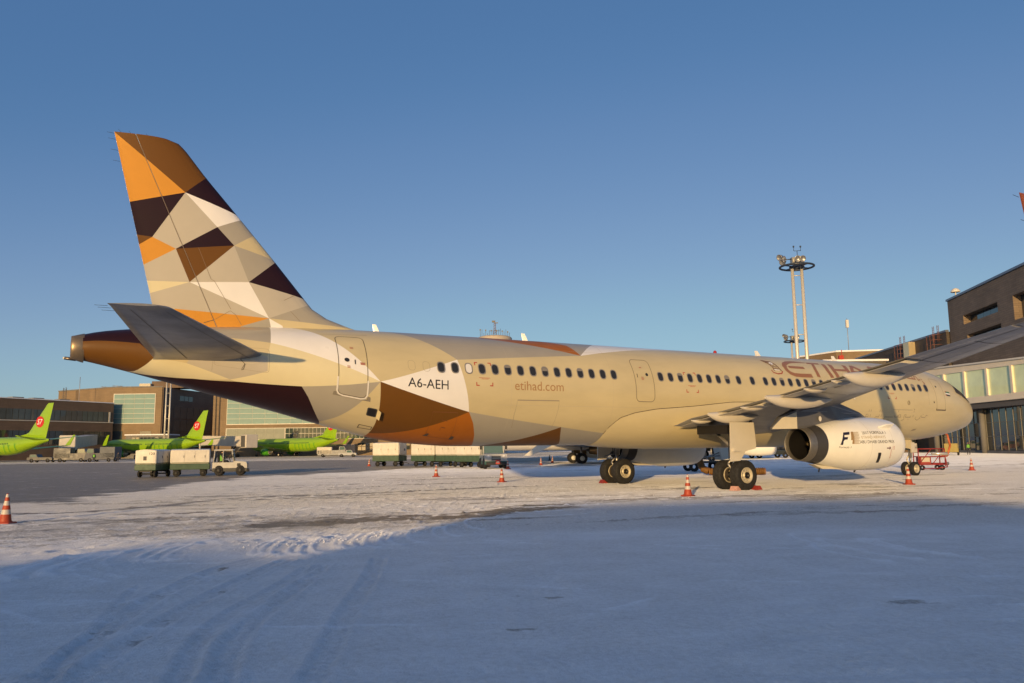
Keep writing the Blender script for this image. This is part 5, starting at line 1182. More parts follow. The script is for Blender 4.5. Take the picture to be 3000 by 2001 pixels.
cage(78.9, 156.5, 17.7, 'red-brown ladder cage on the lower dark wing, farther one above the wing root')
# ---- sunlit terracotta building far behind, its aerial, and the snow-roofed annex
fb = thing('far_terminal', 'sunlit terracotta building with a white snow-edged roof beyond the airliner\'s roof', 'terminal', G(89, 215), VX)
mb = MB(); mb.prism([(-6, 13), (0, 0), (19, -3), (19, 26), (-6, 26)], 'z', 0, 26.7, BRICK); mb.build('wall', fb)
mb = MB(); mb.prism([(-6.2, 12.9), (-.1, -.3), (19, -3.3), (19, 26), (-6.2, 26)], 'z', 26.7, 27.1, ROOFSNOW); mb.build('roof', fb)
t = aerial(95.5, 222, 27.1, 10, 0, 'thin pale aerial on the sunlit terracotta building'); mb = MB(); mb.box((0, 0, 8.5), (.7, .7, 2.2), FRAME); mb.build('radome', t)
t = thing('snowy_roofed_bridge', 'flat snow-covered roof of a boarding bridge just above the airliner\'s roof line', 'boarding bridge', G(63.5, 160), VX)
mb = MB(); mb.box((6.6, 3, 16.5), (12.6, 5.5, 3.8), DFRAME); mb.build('cab', t); mb = MB(); mb.box((6.6, 3, 18.6), (13.4, 6.2, .4), ROOFSNOW); mb.build('roof', t)
mb = MB(); mb.cyl((0, 0, 0), (0, 0, 14.6), .5, CONC, seg=10); o = mb.build('column', t); o.location = (2, 3, 0); o = link_mesh('column', o.data, t); o.location = (11, 3, 0)
mb = MB(); mb.box((3.6, 0, 19.2), (.9, .7, .8), mat('obstruction_red', (.42, .04, .02), .5)); mb.box((3.8, 0, 20.2), (.12, .12, 1.2), mat('obstruction_red', (.42, .04, .02), .5)); mb.build('obstruction_light', t)
# ---- glazed walkway on the right and the glass ground floor under it
gl = thing('glazed_walkway', 'raised cream walkway with big pale windows running along the dark terminal', 'walkway', G(72.0, 146), heading(0, -1))
CREAMB = mat('walkway_cream', (.80, .70, .52), .5, var=.06, vscale=.6)
mb = MB()
def gz(x, a, b): return a + (b - a) * x / 36.0     # the walkway falls gently towards the viewer
def slab(z0a, z0b, z1a, z1b, y0, y1, m_):
    X1 = 58; vs = [(0, y0, gz(0, z0a, z0b)), (X1, y0, gz(X1, z0a, z0b)), (X1, y1, gz(X1, z0a, z0b)), (0, y1, gz(0, z0a, z0b)), (0, y0, gz(0, z1a, z1b)), (X1, y0, gz(X1, z1a, z1b)), (X1, y1, gz(X1, z1a, z1b)), (0, y1, gz(0, z1a, z1b))]
    mb.add(vs, [[3, 2, 1, 0], [4, 5, 6, 7], [0, 1, 5, 4], [1, 2, 6, 5], [2, 3, 7, 6], [3, 0, 4, 7]], m_)
slab(13.3, 12.62, 14.6, 13.30, 0, 4.2, CREAMB); slab(7.75, 7.80, 8.65, 8.75, 0, 4.2, CREAMB); mb.build('wall', gl)
mb = MB(); slab(14.62, 13.32, 14.9, 13.55, -.25, 4.4, mat('roof_sheet', (.70, .66, .56), .5)); mb.build('roof', gl)
mb = MB(); slab(6.95, 6.95, 7.73, 7.78, .5, 4.1, DFRAME); mb.build('underside', gl)
px = [2.5 + 6.0 * k for k in range(-1, 10)]
mb = MB()
for x in px[1:]:
    mbp = MB(); mbp.box((x, .1, (gz(x, 13.3, 12.62) + gz(x, 8.65, 8.75)) / 2), (.55, .36, gz(x, 13.3, 12.62) - gz(x, 8.65, 8.75)), CREAMB); mbp.build('post', gl)
for a, b_ in zip(px[:-1], px[1:]):
    x0, x1 = max(a + .28, .02), b_ - .28; mbp = MB(); y = .2
    vs = [(x0, y, gz(x0, 8.65, 8.75)), (x1, y, gz(x1, 8.65, 8.75)), (x1, y, gz(x1, 13.3, 12.62)), (x0, y, gz(x0, 13.3, 12.62))]; vs += [(v[0], y + .08, v[2]) for v in vs]
    mbp.add(vs, [[0, 1, 2, 3], [7, 6, 5, 4]], mat('walkway_glass', (.76, .86, .52), .03, spec=.35, var=.15, vscale=.3)); mbp.build('pane', gl, recalc=False)  # pale warm tint paints in the glow this glass reflects
mb = MB(); mb.cyl((0, 0, 0), (0, 0, 6.95), .45, CONC, seg=12); o = mb.build('column', gl); o.location = (6, 2.6, 0)
for x in (20, 34, 48): o2 = link_mesh('column', o.data, gl); o2.location = (x, 2.6, 0)
A = (77.1, 143.0); rz = heading(-6.0, -47)
gf = thing('glass_hall', 'dark reflective glass ground floor with thin pale mullions under the cream walkway', 'terminal', G(*A), rz)
mb = MB(); mb.box((30, 4, 3.6), (60, 7.6, 7.2), DFRAME); mb.build('core', gf)
mb = MB(); mb.box((30, -.05, .2), (60, .3, .42), CONC); mb.build('plinth', gf)
pane_parts(gf, DKGL, grid(0, 59.4, 27, .45, 6.9, 3, .12, .09), depth=.06)
for k in range(28):
    mb = MB() if k == 0 else mb
    if k == 0: mb.box((0, .03, 0), (.06, .07, 6.5), mat('mullion_grey', (.24, .22, .18), .5)); o = mb.build('mullion', gf); md = o.data
    else: o = link_mesh('mullion', md, gf)
    o.location = (k * 2.2, 0, 3.7)
mb = MB()
for z in (2.6, 4.75): mb.box((29.7, .04, z), (59.4, .06, .06), mat('mullion_grey', (.24, .22, .18), .5))
mb.build('transom', gf)
t = thing('door_pier', 'white sunlit pier at the corner of the glass hall beside the airliner\'s nose', 'pier', G(76.2, 143.6), VX); mb = MB(); mb.box((.25, 0, 1.5), (.55, .5, 3.0), FRAME); mb.box((.25, 0, 3.7), (.5, .45, 1.4), CONC); mb.build('pier', t)
t = thing('gatehouse', 'dark recessed entrance block behind the airliner\'s nose wheel', 'entrance', G(75, 156), VX); mb = MB(); mb.box((2.5, 3, 3.5), (8.5, 6, 7), BROWNB); mb.build('wall', t); pane_parts(t, DKGL, grid(-1.2, 6.4, 3, .3, 4.6, 1, -.06, .2))
# ---- control tower far behind
tw_ = thing('control_tower', 'distant control tower top bristling with aerials above the airliner\'s roof', 'tower', G(-7.2, 330), VX)
TC = mat('tower_concrete', (.42, .36, .28), .7)
mb = MB(); mb.lathe([(0, 4.5), (40, 3.8)], TC, 20); mb.build('shaft', tw_)
mb = MB(); mb.lathe([(40, 3.9), (43, 6.6), (46.5, 7.2), (47.6, 7.2), (48.0, 6.9), (48.3, 6.2), (48.5, 3.2), (48.5, 0)], TC, 24); mb.build('cab', tw_)
mb = MB(); mb.lathe([(43.2, 6.75), (46.4, 7.3)], DKGL, 24); mb.build('glazing', tw_)
for k in range(17):
    x = -6.2 + 12.4 * k / 16; h = RNG.uniform(1.0, 3.4); mb = MB(); mb.cyl((x, RNG.uniform(-2, 2), 47.5), (x, 0, 48.8 + h), .10, DFRAME, seg=4)
    if k % 3 == 0: mb.box((x, 0, 48.9 + h), (.5, .3, .6), DFRAME)
    mb.build('whip_aerial', tw_)
mb = MB()
for x in (-.5, .5): mb.cyl((x, 0, 49.3), (x * .5, 0, 54.2), .12, mat('mast_red_brown', (.2, .09, .07), .6), seg=5)
for k in range(5): mb.cyl((-.5, 0, 49.8 + k), (.5, 0, 50.4 + k), .09, DFRAME, seg=4)
mb.cyl((-2.2, 0, 50.9), (2.2, 0, 50.9), .1, DFRAME, seg=4); mb.box((-.5, 0, 54.9), (1.4, .5, .8), DFRAME); mb.box((.6, 0, 54.3), (1.5, .3, .35), DFRAME); mb.build('radar_mast', tw_)
# ---- floodlight masts
MP = mat('mast_paint', (.60, .56, .47), .4, metal=.25, var=.06, vscale=1); LAMP = mat('floodlight_metal', (.36, .35, .32), .35, metal=.6, var=.2, vscale=3); RINGB = mat('ring_blue_black', (.03, .04, .06), .4)
def flood_mast(l, d, H, lbl):
    t = thing('floodlight_mast', lbl, 'floodlight mast', G(l, d), VX, 'twin-legged floodlight masts around the apron')
    mb = MB(); mb.cyl((0, 0, 0), (0, 0, H), .27, MP, r1=.19, seg=14); o = mb.build('leg', t); o.location = (-.58, 0, 0)
    o = link_mesh('leg', o.data, t); o.location = (.58, 0, 0)
    mb = MB(); mb.cyl((-.4, 0, 0), (.4, 0, 0), .06, MP, seg=8); o = mb.build('rung', t); o.location = (0, 0, 4); rd = o.data
    for z in np.arange(7.66, H - 1, 3.66): o = link_mesh('rung', rd, t); o.location = (0, 0, z)
    mb = MB(); n = 28
    for k in range(n):
        a, b = 2 * math.pi * k / n, 2 * math.pi * (k + 1) / n
        mb.cyl((2.0 * math.cos(a), 2.0 * math.sin(a), H - .1), (2.0 * math.cos(b), 2.0 * math.sin(b), H - .1), .13, RINGB, seg=8, caps=False)
    for k in range(4): a = math.pi * k / 2 + .4; mb.cyl((0, 0, H - .1), (2 * math.cos(a), 2 * math.sin(a), H - .1), .07, RINGB, seg=6)
    mb.lathe([(H - .25, .8), (H - .22, .9), (H - .05, .9), (H - .02, .8)], RINGB, 16); mb.build('ring', t)
    mb = MB(); mb.lathe([(-.28, .1), (-.24, .24), (.22, .40), (.26, .40), (.24, .33), (.1, .25), (.1, 0)], LAMP, 14, 'x'); mb.box((-.1, 0, -.36), (.12, .3, .2), LAMP); o = mb.build('floodlight', t); fd = o.data; o.location = (-1.75, -.3, H + .45); o.rotation_euler = (0, R(20), R(200))
    for x, y, z, a in ((-1.45, .3, 1.05, 150), (-1.9, .1, 1.15, 210), (-.2, -.9, .75, 265), (.35, -.9, .75, 275)):
        o = link_mesh('floodlight', fd, t); o.location = (x, y, H + z); o.rotation_euler = (0, R(20), R(a))
    mb = MB(); mb.box((.1, 0, .62 + H), (1.5, .8, .85), LAMP); mb.box((-.05, -.45, .62 + H), (.9, .06, .35), mat('lamp_glass', (.7, .65, .5), .15)); mb.box((.78, -.3, .4 + H), (.1, .3, .9), MP); mb.build('lamp_box', t)
    mb = MB(); mb.cyl((.15, 0, H + 1), (.15, 0, H + 1.9), .04, RINGB, seg=5); mb.cyl((-.25, 0, H + 1.9), (.6, 0, H + 1.95), .03, RINGB, seg=5)
    for x in (-.25, .6): mb.cyl((x, 0, H + 1.9), (x, 0, H + 2.4), .03, RINGB, seg=5); mb.box((x, 0, H + 2.45), (.16, .16, .2), RINGB)
    mb.cyl((-1.5, .1, H + .8), (-.5, 0, H + .9), .06, RINGB, seg=6); mb.build('sensor_arm', t)
    for o in (t,): pass
    return t
flood_mast(35.17, 95, 23.5, 'tall twin-legged floodlight mast rising behind the airliner\'s forward roof')
flood_mast(58.5, 162, 23.0, 'farther floodlight mast whose ring shows beside the legs of the tall one')
flood_mast(-99.66, 228, 23.5, 'pale twin-legged mast in front of the terracotta block, its head hidden by the airliner\'s tail')
# ---- the pier building behind the viewer, whose roof line throws the long shadow over the foreground
A_ = Vector((.717, .697, 0)); P_ = Vector((-.697, .717, 0))
pts = [(70, 5.9), (23.5, 5.94), (23.4, 6.2), (22.8, 6.31), (21, 6.29), (19.5, 6.2), (19.15, 6.4), (19.1, 6.8), (18.7, 7.23), (17.6, 7.43), (13.1, 7.68), (8.8, 7.84), (6.6, 7.86), (4.9, 7.53), (0, 7.5), (-45, 7.5)]
t = thing('pier_building', 'low terracotta pier building standing behind the viewpoint', 'terminal', A_ * -100.0, math.atan2(P_.y, P_.x))
mb = MB(); mb.prism([(70, 0)] + pts + [(-45, 0)], 'y', 0, 12, BRICK); mb.build('wall', t)
pane_parts(t, GREYGL, grid(-40, 66, 40, 2.2, 4.6, 1, -.05, .4))
# ------------------------------------------------------------------ other airliners
GREEN = mat('lime_paint', (.25, .42, .008), .35, coat=.3, var=.05, vscale=.3); GREEND = mat('leaf_green_paint', (.07, .33, .015), .35, coat=.3); GREENF = mat('figure_green', (.10, .30, .02), .4)
YELG = mat('yellow_belly_paint', (.50, .55, .02), .4); REDD = mat('logo_red', (.52, .025, .015), .4); WHT = mat('logo_white', (.8, .8, .78), .4)
JTAB = [(17.5, 3.1, 2.9, .05), (17, 3.7, 2.3, .6), (16, 4.4, 1.9, 1.1), (14.5, 5.0, 1.6, 1.6), (12.5, 5.3, 1.45, 1.86), (10, 5.35, 1.4, 1.88), (-9, 5.35, 1.4, 1.88), (-12, 5.35, 1.7, 1.82), (-16, 5.3, 2.7, 1.4), (-19, 5.15, 3.6, .85), (-21, 4.95, 4.2, .42), (-21.7, 4.8, 4.4, .2)]
JH = Hull(JTAB)
def jet(label, loc, rz, group, kind):
    gr = kind == 'green'; body = GREEN if gr else WHITE; fan = GREEND if gr else NACW
    t = thing('parked_airliner', label, 'airliner', loc, rz, group)
    xs = list(np.linspace(-21.7, -9, 20)) + list(np.linspace(-7, 9, 9)) + list(np.linspace(10, 17.5, 16)); th = np.linspace(0, 2 * math.pi, 33)[:-1]; n = 32
    X, T = np.meshgrid(xs, th, indexing='ij'); P = JH.at(X, T).reshape(-1, 3)
    fs = [[i * n + j, i * n + (j + 1) % n, (i + 1) * n + (j + 1) % n, (i + 1) * n + j] for i in range(len(xs) - 1) for j in range(n)]
    mb = MB(); mb.add(P, fs, body, True); mb.add(P[:n], [list(range(n))], DKMETAL); mb.build('fuselage', t)
    # fin: a lens section swept back, tall on the white ones
    tipz, tx0, tx1 = (12.4, -20.7, -22.3) if gr else (15.2, -21.75, -22.15)
    out = [(-10.8, 5.30), (-13.6, 5.62), (-15.3, 6.3), (tx0 + (.35 if gr else .62), tipz - (.3 if gr else 1.6)), (tx0, tipz), (tx1, tipz + .05), (-20.6, 5.1), (-20.0, 4.9)]
    cx = [(.25 * 0 + x, z) for x, z in out]
    def fy(x, z): 
        w_ = .26 * (1 - (z - 5) / 12) ; return max(.03, w_)
    ce = (-17.8, 6.4); mb = MB(); m_ = len(out); mid = [((x + ce[0]) / 2, (z + ce[1]) / 2) for x, z in out]
    vs = [(x, 0, z) for x, z in out] + [(x + (1.2 if 0 else 0), -fy(x, z), z) for x, z in mid] + [(x, fy(x, z), z) for x, z in mid]
    fs = []
    for s in (0, 1):
        o = m_ * (1 + s)
        for i in range(m_): j = (i + 1) % m_; fs.append([i, j, o + j, o + i])
        fs.append([o + i for i in range(m_)])
    mb.add(vs, fs, body); mb.build('fin', t)
    if gr:
        DX, DZ = -18.75, 8.45
        for s in (1, -1):
            mb = MB(); mb.cyl((DX, s * .17, DZ), (DX, s * .24, DZ), 1.2, REDD, seg=28); d = mb.build('logo_disc', t)
            vs, f2 = fit_text('S7', 1.55, 1.15, .22); mb = MB(); mb.add([(DX - s * (p[0] - .78), s * .252, DZ - .55 + p[1]) for p in vs], f2, WHT); mb.build('logo_lettering', d)
            P = [tuple(JH.at(10.6 + .62 * math.cos(a), math.pi - (-.42 + .34 * math.sin(a)) if s > 0 else -.42 + .34 * math.sin(a), .012)) for a in np.linspace(0, 2 * math.pi, 21)[:-1]]
            mb = MB(); mb.add(P, [list(range(20))], REDD); mb.build('logo_disc', t)
            # dancing figure silhouettes on the rear fuselage
            def fig(x0, a):
                return [[(x0 + p[0] * .9, -.55 + p[1]) for p in q] for q in ([(-.18, .45), (.18, .45), (.14, 0), (.30, -.35), (.12, -.35), (0, -.05), (-.16, -.35), (-.32, -.35), (-.12, 0)], [(-.18, .45), (.18, .45), (.42 + a, .80), (.32 + a, .85), (.08, .52), (-.1, .52), (-.4, .70 - a), (-.46, .62 - a)], [(.02 + .09 * math.cos(k), .60 + .09 * math.sin(k)) for k in np.linspace(0, 6.28, 9)[:-1]])]
            mb = MB(); q = []
            for k, x0 in enumerate((-13.4, -11.6, -10.2, -8.6, -7.0, -5.3)): q += fig(x0, .12 * ((k * 3) % 5 - 2) / 2)
            vs, f2 = dice(q, .5, .2); mb.add([tuple(JH.at(p[0], math.pi - p[1] if s > 0 else p[1], .012)) for p in vs], f2, GREENF); o = mb.build('figure_silhouettes', t); o['kind'] = 'stuff'
    for s in (1, -1):
        loft('stabiliser', [(.4, (-17.3, 4.6), (-20.7, 4.6), .3), (7.1, (-21.0, 5.4), (-22.3, 5.4), .12)], body, t, s, seg=1).build('stabiliser', t)
        tz = 3.6 if gr else 2.0
        loft('wing', [(1.5, (5.3, 2.0), (-2.7, 1.9), .85), (5.6, (2.7, 2.35 if gr else 2.0), (-2.3, 2.3 if gr else 1.95), .5), (17.0, (-4.6, tz), (-6.2, tz), .2)], GREEN if gr else WINGGREY, t, s, seg=2).build('wing', t)
        mb = MB(); e = .25 if gr else -.05; z1 = tz + 2.5 if gr else tz - .95
        A = [(-4.7, s * 16.95, tz + .05), (-6.25, s * 16.95, tz), (-7.5, s * (17.0 + e), z1), (-6.9, s * (17.0 + e), z1)]; mb.add(A + [(x, y + s * .10, z) for x, y, z in A], [[0, 1, 2, 3], [7, 6, 5, 4], [0, 4, 5, 1], [1, 5, 6, 2], [2, 6, 7, 3], [3, 7, 4, 0]], body if gr else FRAME); mb.build('winglet', t)
        c = (0, s * 4.83, 1.42); mb = MB()
        mb.lathe([(5.6, .82), (5.7, .9), (5.2, 1.0), (4.2, 1.05), (3.0, 1.02), (1.9, .86)], fan, 28, 'x', c); mb.lathe([(5.6, .82), (4.9, .75), (4.9, 0)], BLACK, 20, 'x', c); mb.lathe([(1.9, .86), (1.8, .80), (2.2, .78), (2.2, .4)], FRAME, 24, 'x', c)
        en = mb.build('engine', t); mb = MB(); mb.lathe([(2.2, .62), (1.2, .50), (.55, .40), (.5, .36)], METAL if gr else mat('hot_nozzle', (.42, .25, .10), .3, metal=.85), 22, 'x', c); mb.lathe([(.9, .26), (.3, .13), (0, 0)], DKMETAL, 14, 'x', c); mb.build('nozzle', en)
        mb = MB(); mb.prism([(4.6, 2.35), (2.4, 2.5), (-.4, 2.15), (.8, 1.75), (2.0, 2.2)], 'y', s * 4.83 - .15, s * 4.83 + .15, PYL if not gr else FRAME); mb.build('pylon', t)
        for dy in (-.43, .43):
            mb = MB(); mb.lathe([(-.20, .26), (-.21, .44), (-.13, .555), (.13, .555), (.21, .44), (.20, .26)], RUBBER, 22, 'y', (0, s * 2.86 + dy, .555)); w_ = mb.build('wheel', t)
            mb = MB(); mb.lathe([(-.17, 0), (-.175, .27), (.175, .27), (.17, 0)], mat('hub_white', (.7, .68, .62), .4), 18, 'y', (0, s * 2.86 + dy, .555)); mb.build('hub', w_)
        mb = MB(); mb.cyl((0, s * 2.86, .5), (0, s * 2.86, 2.0), .13, STEEL, seg=10); mb.cyl((0, s * 2.4, .55), (0, s * 3.3, .55), .07, STEEL, seg=8); mb.build('main_gear', t)
        o = MB(); vs = []
        for k in range(46):
            x = 12.2 - k * .52
            if -1.6 < x < -.6 or k in (9, 10): continue
            thv = .27; q = [(x - .13, thv - .08), (x + .13, thv - .08), (x + .13, thv + .08), (x - .13, thv + .08)]
            P = [tuple(JH.at(a, math.pi - b if s > 0 else b, .012)) for a, b in q]; o.add(P, [[0, 1, 2, 3]], mat('far_window', (.03, .05, .03), .2))
        o = o.build('window_row', t); o['kind'] = 'stuff'
        mb = MB(); mb.add([tuple(JH.at(a, math.pi - b if s > 0 else b, .015)) for a, b in ((15.75, .30), (14.7, .28), (14.65, .75), (15.2, .85))], [[0, 1, 2, 3]], BLACK); mb.build('cockpit_window', t)
    for dy in (-.2, .2):
        mb = MB(); mb.lathe([(-.10, .18), (-.1, .28), (-.06, .34), (.06, .34), (.1, .28), (.10, .18)], RUBBER, 18, 'y', (15.0, dy, .34)); w_ = mb.build('nose_wheel', t)
    mb = MB(); mb.cyl((15, 0, .3), (15, 0, 1.8), .09, STEEL, seg=8); mb.cyl((15, -.2, .34), (15, .2, .34), .05, STEEL, seg=8); mb.build('nose_gear', t)
    return t
hg = lambda a: VX + R(a)
def jet_at(lt, dt, hl, hd):   # place by tail tip and heading
    a = math.atan2(hd, hl); return G(lt + 21.7 * math.cos(a), dt + 21.7 * math.sin(a)), VX + a
p, r = jet_at(-80.3, 207, -35.7, 17)
g1 = jet('lime green airliner behind the two nearer wagons, its red tail disc in full view', p, r, 'lime green airliners at the terminal', 'green')
p, r = jet_at(-98.2, 168, -35.7, 15); dup(g1, p, r, 'lime green airliner cut by the photo\'s edge, only its tail in view')
p, r = jet_at(-49.4, 224, -32, 23); dup(g1, p, r, 'lime green airliner whose red tail disc is half hidden by the big airliner')
w1 = jet('white airliner whose wheels and bronze engine nozzle show under the big airliner\'s belly', G(6.9, 86.6), VX + R(5), 'white airliners parked beyond', 'white')
w2 = dup(w1, G(25.5, 103), VX + R(4), 'white airliner farthest beyond, only its fin tip showing above the roof amidships'); w2.scale = (1.1, 1.1, 1.08)

# ------------------------------------------------------------------ people
def person(label, loc, rz, seated=False, top=(.02, .025, .04), vest=None, sc=1.0):
    t = thing('person', label, 'person', loc, rz, None)
    me = bpy.data.meshes.new('body'); hip = .92 if not seated else .45
    if not seated:
        J = [((0, 0, hip), .15), ((0, 0, 1.2), .16), ((0, 0, 1.43), .17), ((0, 0, 1.53), .06), ((.01, 0, 1.62), .095), ((.01, 0, 1.72), .09), ((0, .2, 1.4), .075), ((.03, .27, 1.12), .055), ((.10, .27, .86), .045), ((.16, .27, .78), .035), ((0, -.2, 1.4), .075), ((.03, -.27, 1.12), .055), ((.10, -.27, .86), .045), ((.16, -.27, .78), .035), ((0, .1, .86), .11), ((.05, .11, .48), .075), ((0, .11, .08), .055), ((.16, .11, .05), .045), ((0, -.1, .86), .11), ((-.04, -.11, .48), .075), ((-.14, -.11, .08), .055), ((.02, -.11, .05), .045)]
        E = [(0, 1), (1, 2), (2, 3), (3, 4), (4, 5), (2, 6), (6, 7), (7, 8), (8, 9), (2, 10), (10, 11), (11, 12), (12, 13), (0, 14), (14, 15), (15, 16), (16, 17), (0, 18), (18, 19), (19, 20), (20, 21)]
    else:
        J = [((0, 0, .45), .15), ((0, 0, .72), .16), ((0, 0, .93), .17), ((.02, 0, 1.03), .06), ((.03, 0, 1.12), .095), ((.03, 0, 1.22), .09), ((0, .2, .9), .075), ((.16, .26, .66), .055), ((.40, .16, .72), .045), ((.48, .13, .74), .035), ((0, -.2, .9), .075), ((.16, -.26, .66), .055), ((.40, -.16, .72), .045), ((.48, -.13, .74), .035), ((.05, .1, .45), .11), ((.45, .11, .47), .08), ((.47, .11, .10), .055), ((.6, .11, .05), .045), ((.05, -.1, .45), .11), ((.45, -.11, .47), .08), ((.47, -.11, .10), .055), ((.6, -.11, .05), .045)]
        E = [(0, 1), (1, 2), (2, 3), (3, 4), (4, 5), (2, 6), (6, 7), (7, 8), (8, 9), (2, 10), (10, 11), (11, 12), (12, 13), (0, 14), (14, 15), (15, 16), (16, 17), (0, 18), (18, 19), (19, 20), (20, 21)]
    me.from_pydata([j[0] for j in J], E, []); ob = link_mesh('body', me, t)
    md = ob.modifiers.new('Skin', 'SKIN'); md.use_smooth_shade = True
    for i, j in enumerate(J): me.skin_vertices[0].data[i].radius = (j[1], j[1])
    me.skin_vertices[0].data[0].use_root = True
    ob.modifiers.new('Sub', 'SUBSURF').levels = 1; ob.modifiers['Sub'].render_levels = 1
    dg = bpy.context.evaluated_depsgraph_get(); m2 = bpy.data.meshes.new_from_object(ob.evaluated_get(dg)); ob.modifiers.clear(); ob.data = m2
    SK = mat('skin', (.42, .25, .18), .6); TP = mat('dark_jacket', top, .8); TR = mat('dark_trousers', (.03, .03, .04), .8)
    m2.materials.clear(); [m2.materials.append(x) for x in (TP, SK, TR)]
    hz = J[3][0][2]
    for p_ in m2.polygons:
        z = p_.center.z; p_.material_index = 1 if z > hz + .02 or (abs(p_.center.y) > .1 and p_.center.x > (.13 if not seated else .42) and .70 < z < .84) else (2 if z < hip - .02 else 0); p_.use_smooth = True
    mb = MB(); hc = J[5][0]; mb.lathe([(-.06, .105), (.02, .112), (.08, .08), (.11, 0)], BLACK, 12, 'z', (hc[0] - .015, 0, hc[2])); mb.build('cap', t)
    if vest:
        mb = MB(); z0, z1 = (hz - .55, hz - .10); mb.lathe([(z0, .185), (z0 + .2, .195), (z1 - .1, .20), (z1, .13)], mat('safety_vest', vest, .6), 14, 'z'); mb.v = [(v[0] * .85, v[1] * 1.12, v[2]) for v in mb.v]; mb.build('vest', t)
    t.scale = (sc,) * 3
    return t

# ------------------------------------------------------------------ baggage wagons and tractors
WAG = mat('wagon_white', (.68, .64, .55), .45, coat=.1, var=.14, vscale=2.2); WAGG = mat('wagon_green', (.055, .10, .06), .5, var=.25, vscale=3); WSEAM = mat('wagon_seam', (.28, .26, .22), .6); CHAS = mat('chassis_black', (.025, .024, .023), .6)
def wagon(label, loc, rz, group, L=2.9, W=1.65, z0=.52, H=1.36, number=None, r=.24):
    t = thing('baggage_wagon', label, 'wagon', loc, rz, group); zg = z0 + H * .29
    mb = MB(); mb.box((0, 0, (zg + z0 + H) / 2), (L, W, z0 + H - zg), WAG, bev=.05)
    n = 8; P = [(-W / 2 + .03 + (W - .06) * k / n, z0 + H - .03 + .09 * math.sin(math.pi * k / n)) for k in range(n + 1)]; mb.prism(P, 'x', -L / 2 + .02, L / 2 - .02, WAG); mb.build('body', t)
    mb = MB(); mb.box((0, 0, (z0 + zg) / 2 - .02), (L + .03, W + .03, zg - z0 + .02), WAGG, bev=.03); mb.build('skirt', t)
    mb = MB()
    for s in (1, -1): mb.box((0, s * (W / 2 + .012), zg + .06), (L - .1, .01, .035), WAGG)
    for s in (1, -1): mb.box((s * (L / 2 + .012), 0, zg + .06), (.01, W - .1, .035), WAGG)
    mb.build('stripe', t)
    for s in (1, -1):
        for k in (-1, 0, 1):
            mb = MB(); x = k * L * .27; w2, h2 = L * .25, H * .58; y = s * (W / 2 + .008); zc = zg + .10 + h2 / 2
            mb.box((x, y, zc), (w2, .03, h2), WAG); 
            mb.box((x + w2 * .42, y + s * .02, zc), (.03, .03, .16), CHAS); mb.build('door_panel', t)
    mb = MB(); mb.box((L / 2 + .006, 0, zg + H * .35), (.03, W * .82, H * .52), WAG); mb.box((L / 2 + .025, W * .18, zg + H * .33), (.03, .16, .22), CHAS); mb.build('end_door', t)
    mb = MB(); mb.box((-L / 2 - .006, 0, zg + H * .35), (.03, W * .82, H * .52), WAG); mb.box((-L / 2 - .026, .02, zg + H * .30), (.02, .24, .28), mat('notice_dark', (.05, .045, .05), .5)); mb.build('end_door', t)
    if number:
        vs, fs = fit_text(number, .38, .17); mb = MB(); mb.add([(-L / 2 - .03, .30 - p[0] - .60, z0 + H - .32 + p[1]) for p in vs], fs, BLACK); mb.build('number_lettering', t)
    for x in (-L * .34, L * .34):
        mb = MB(); mb.cyl((x, -W * .36, r), (x, W * .36, r), .05, CHAS, seg=8); mb.box((x, 0, z0 - .08), (.5, W * .6, .12), CHAS); mb.build('axle', t)
        for s in (1, -1):
            mb = MB(); c = (x, s * W * .38, r); mb.lathe([(-.07, r * .55), (-.08, r * .85), (-.05, r), (.05, r), (.08, r * .85), (.07, r * .55)], RUBBER, 18, 'y', c); w_ = mb.build('wheel', t)
            mb = MB(); mb.lathe([(-.05, 0), (-.06, r * .56), (.06, r * .56), (.05, 0)], CHAS, 12, 'y', c); mb.build('hub', w_)
    mb = MB(); mb.cyl((L / 2, 0, z0 - .1), (L / 2 + .75, 0, r + .02), .035, CHAS, seg=6); mb.build('drawbar', t)
    return t
TRW = mat('tractor_white', (.50, .48, .43), .4, coat=.2, var=.12, vscale=2.5); CABGL = mat('cab_glass', (.09, .15, .13), .06, spec=.8)
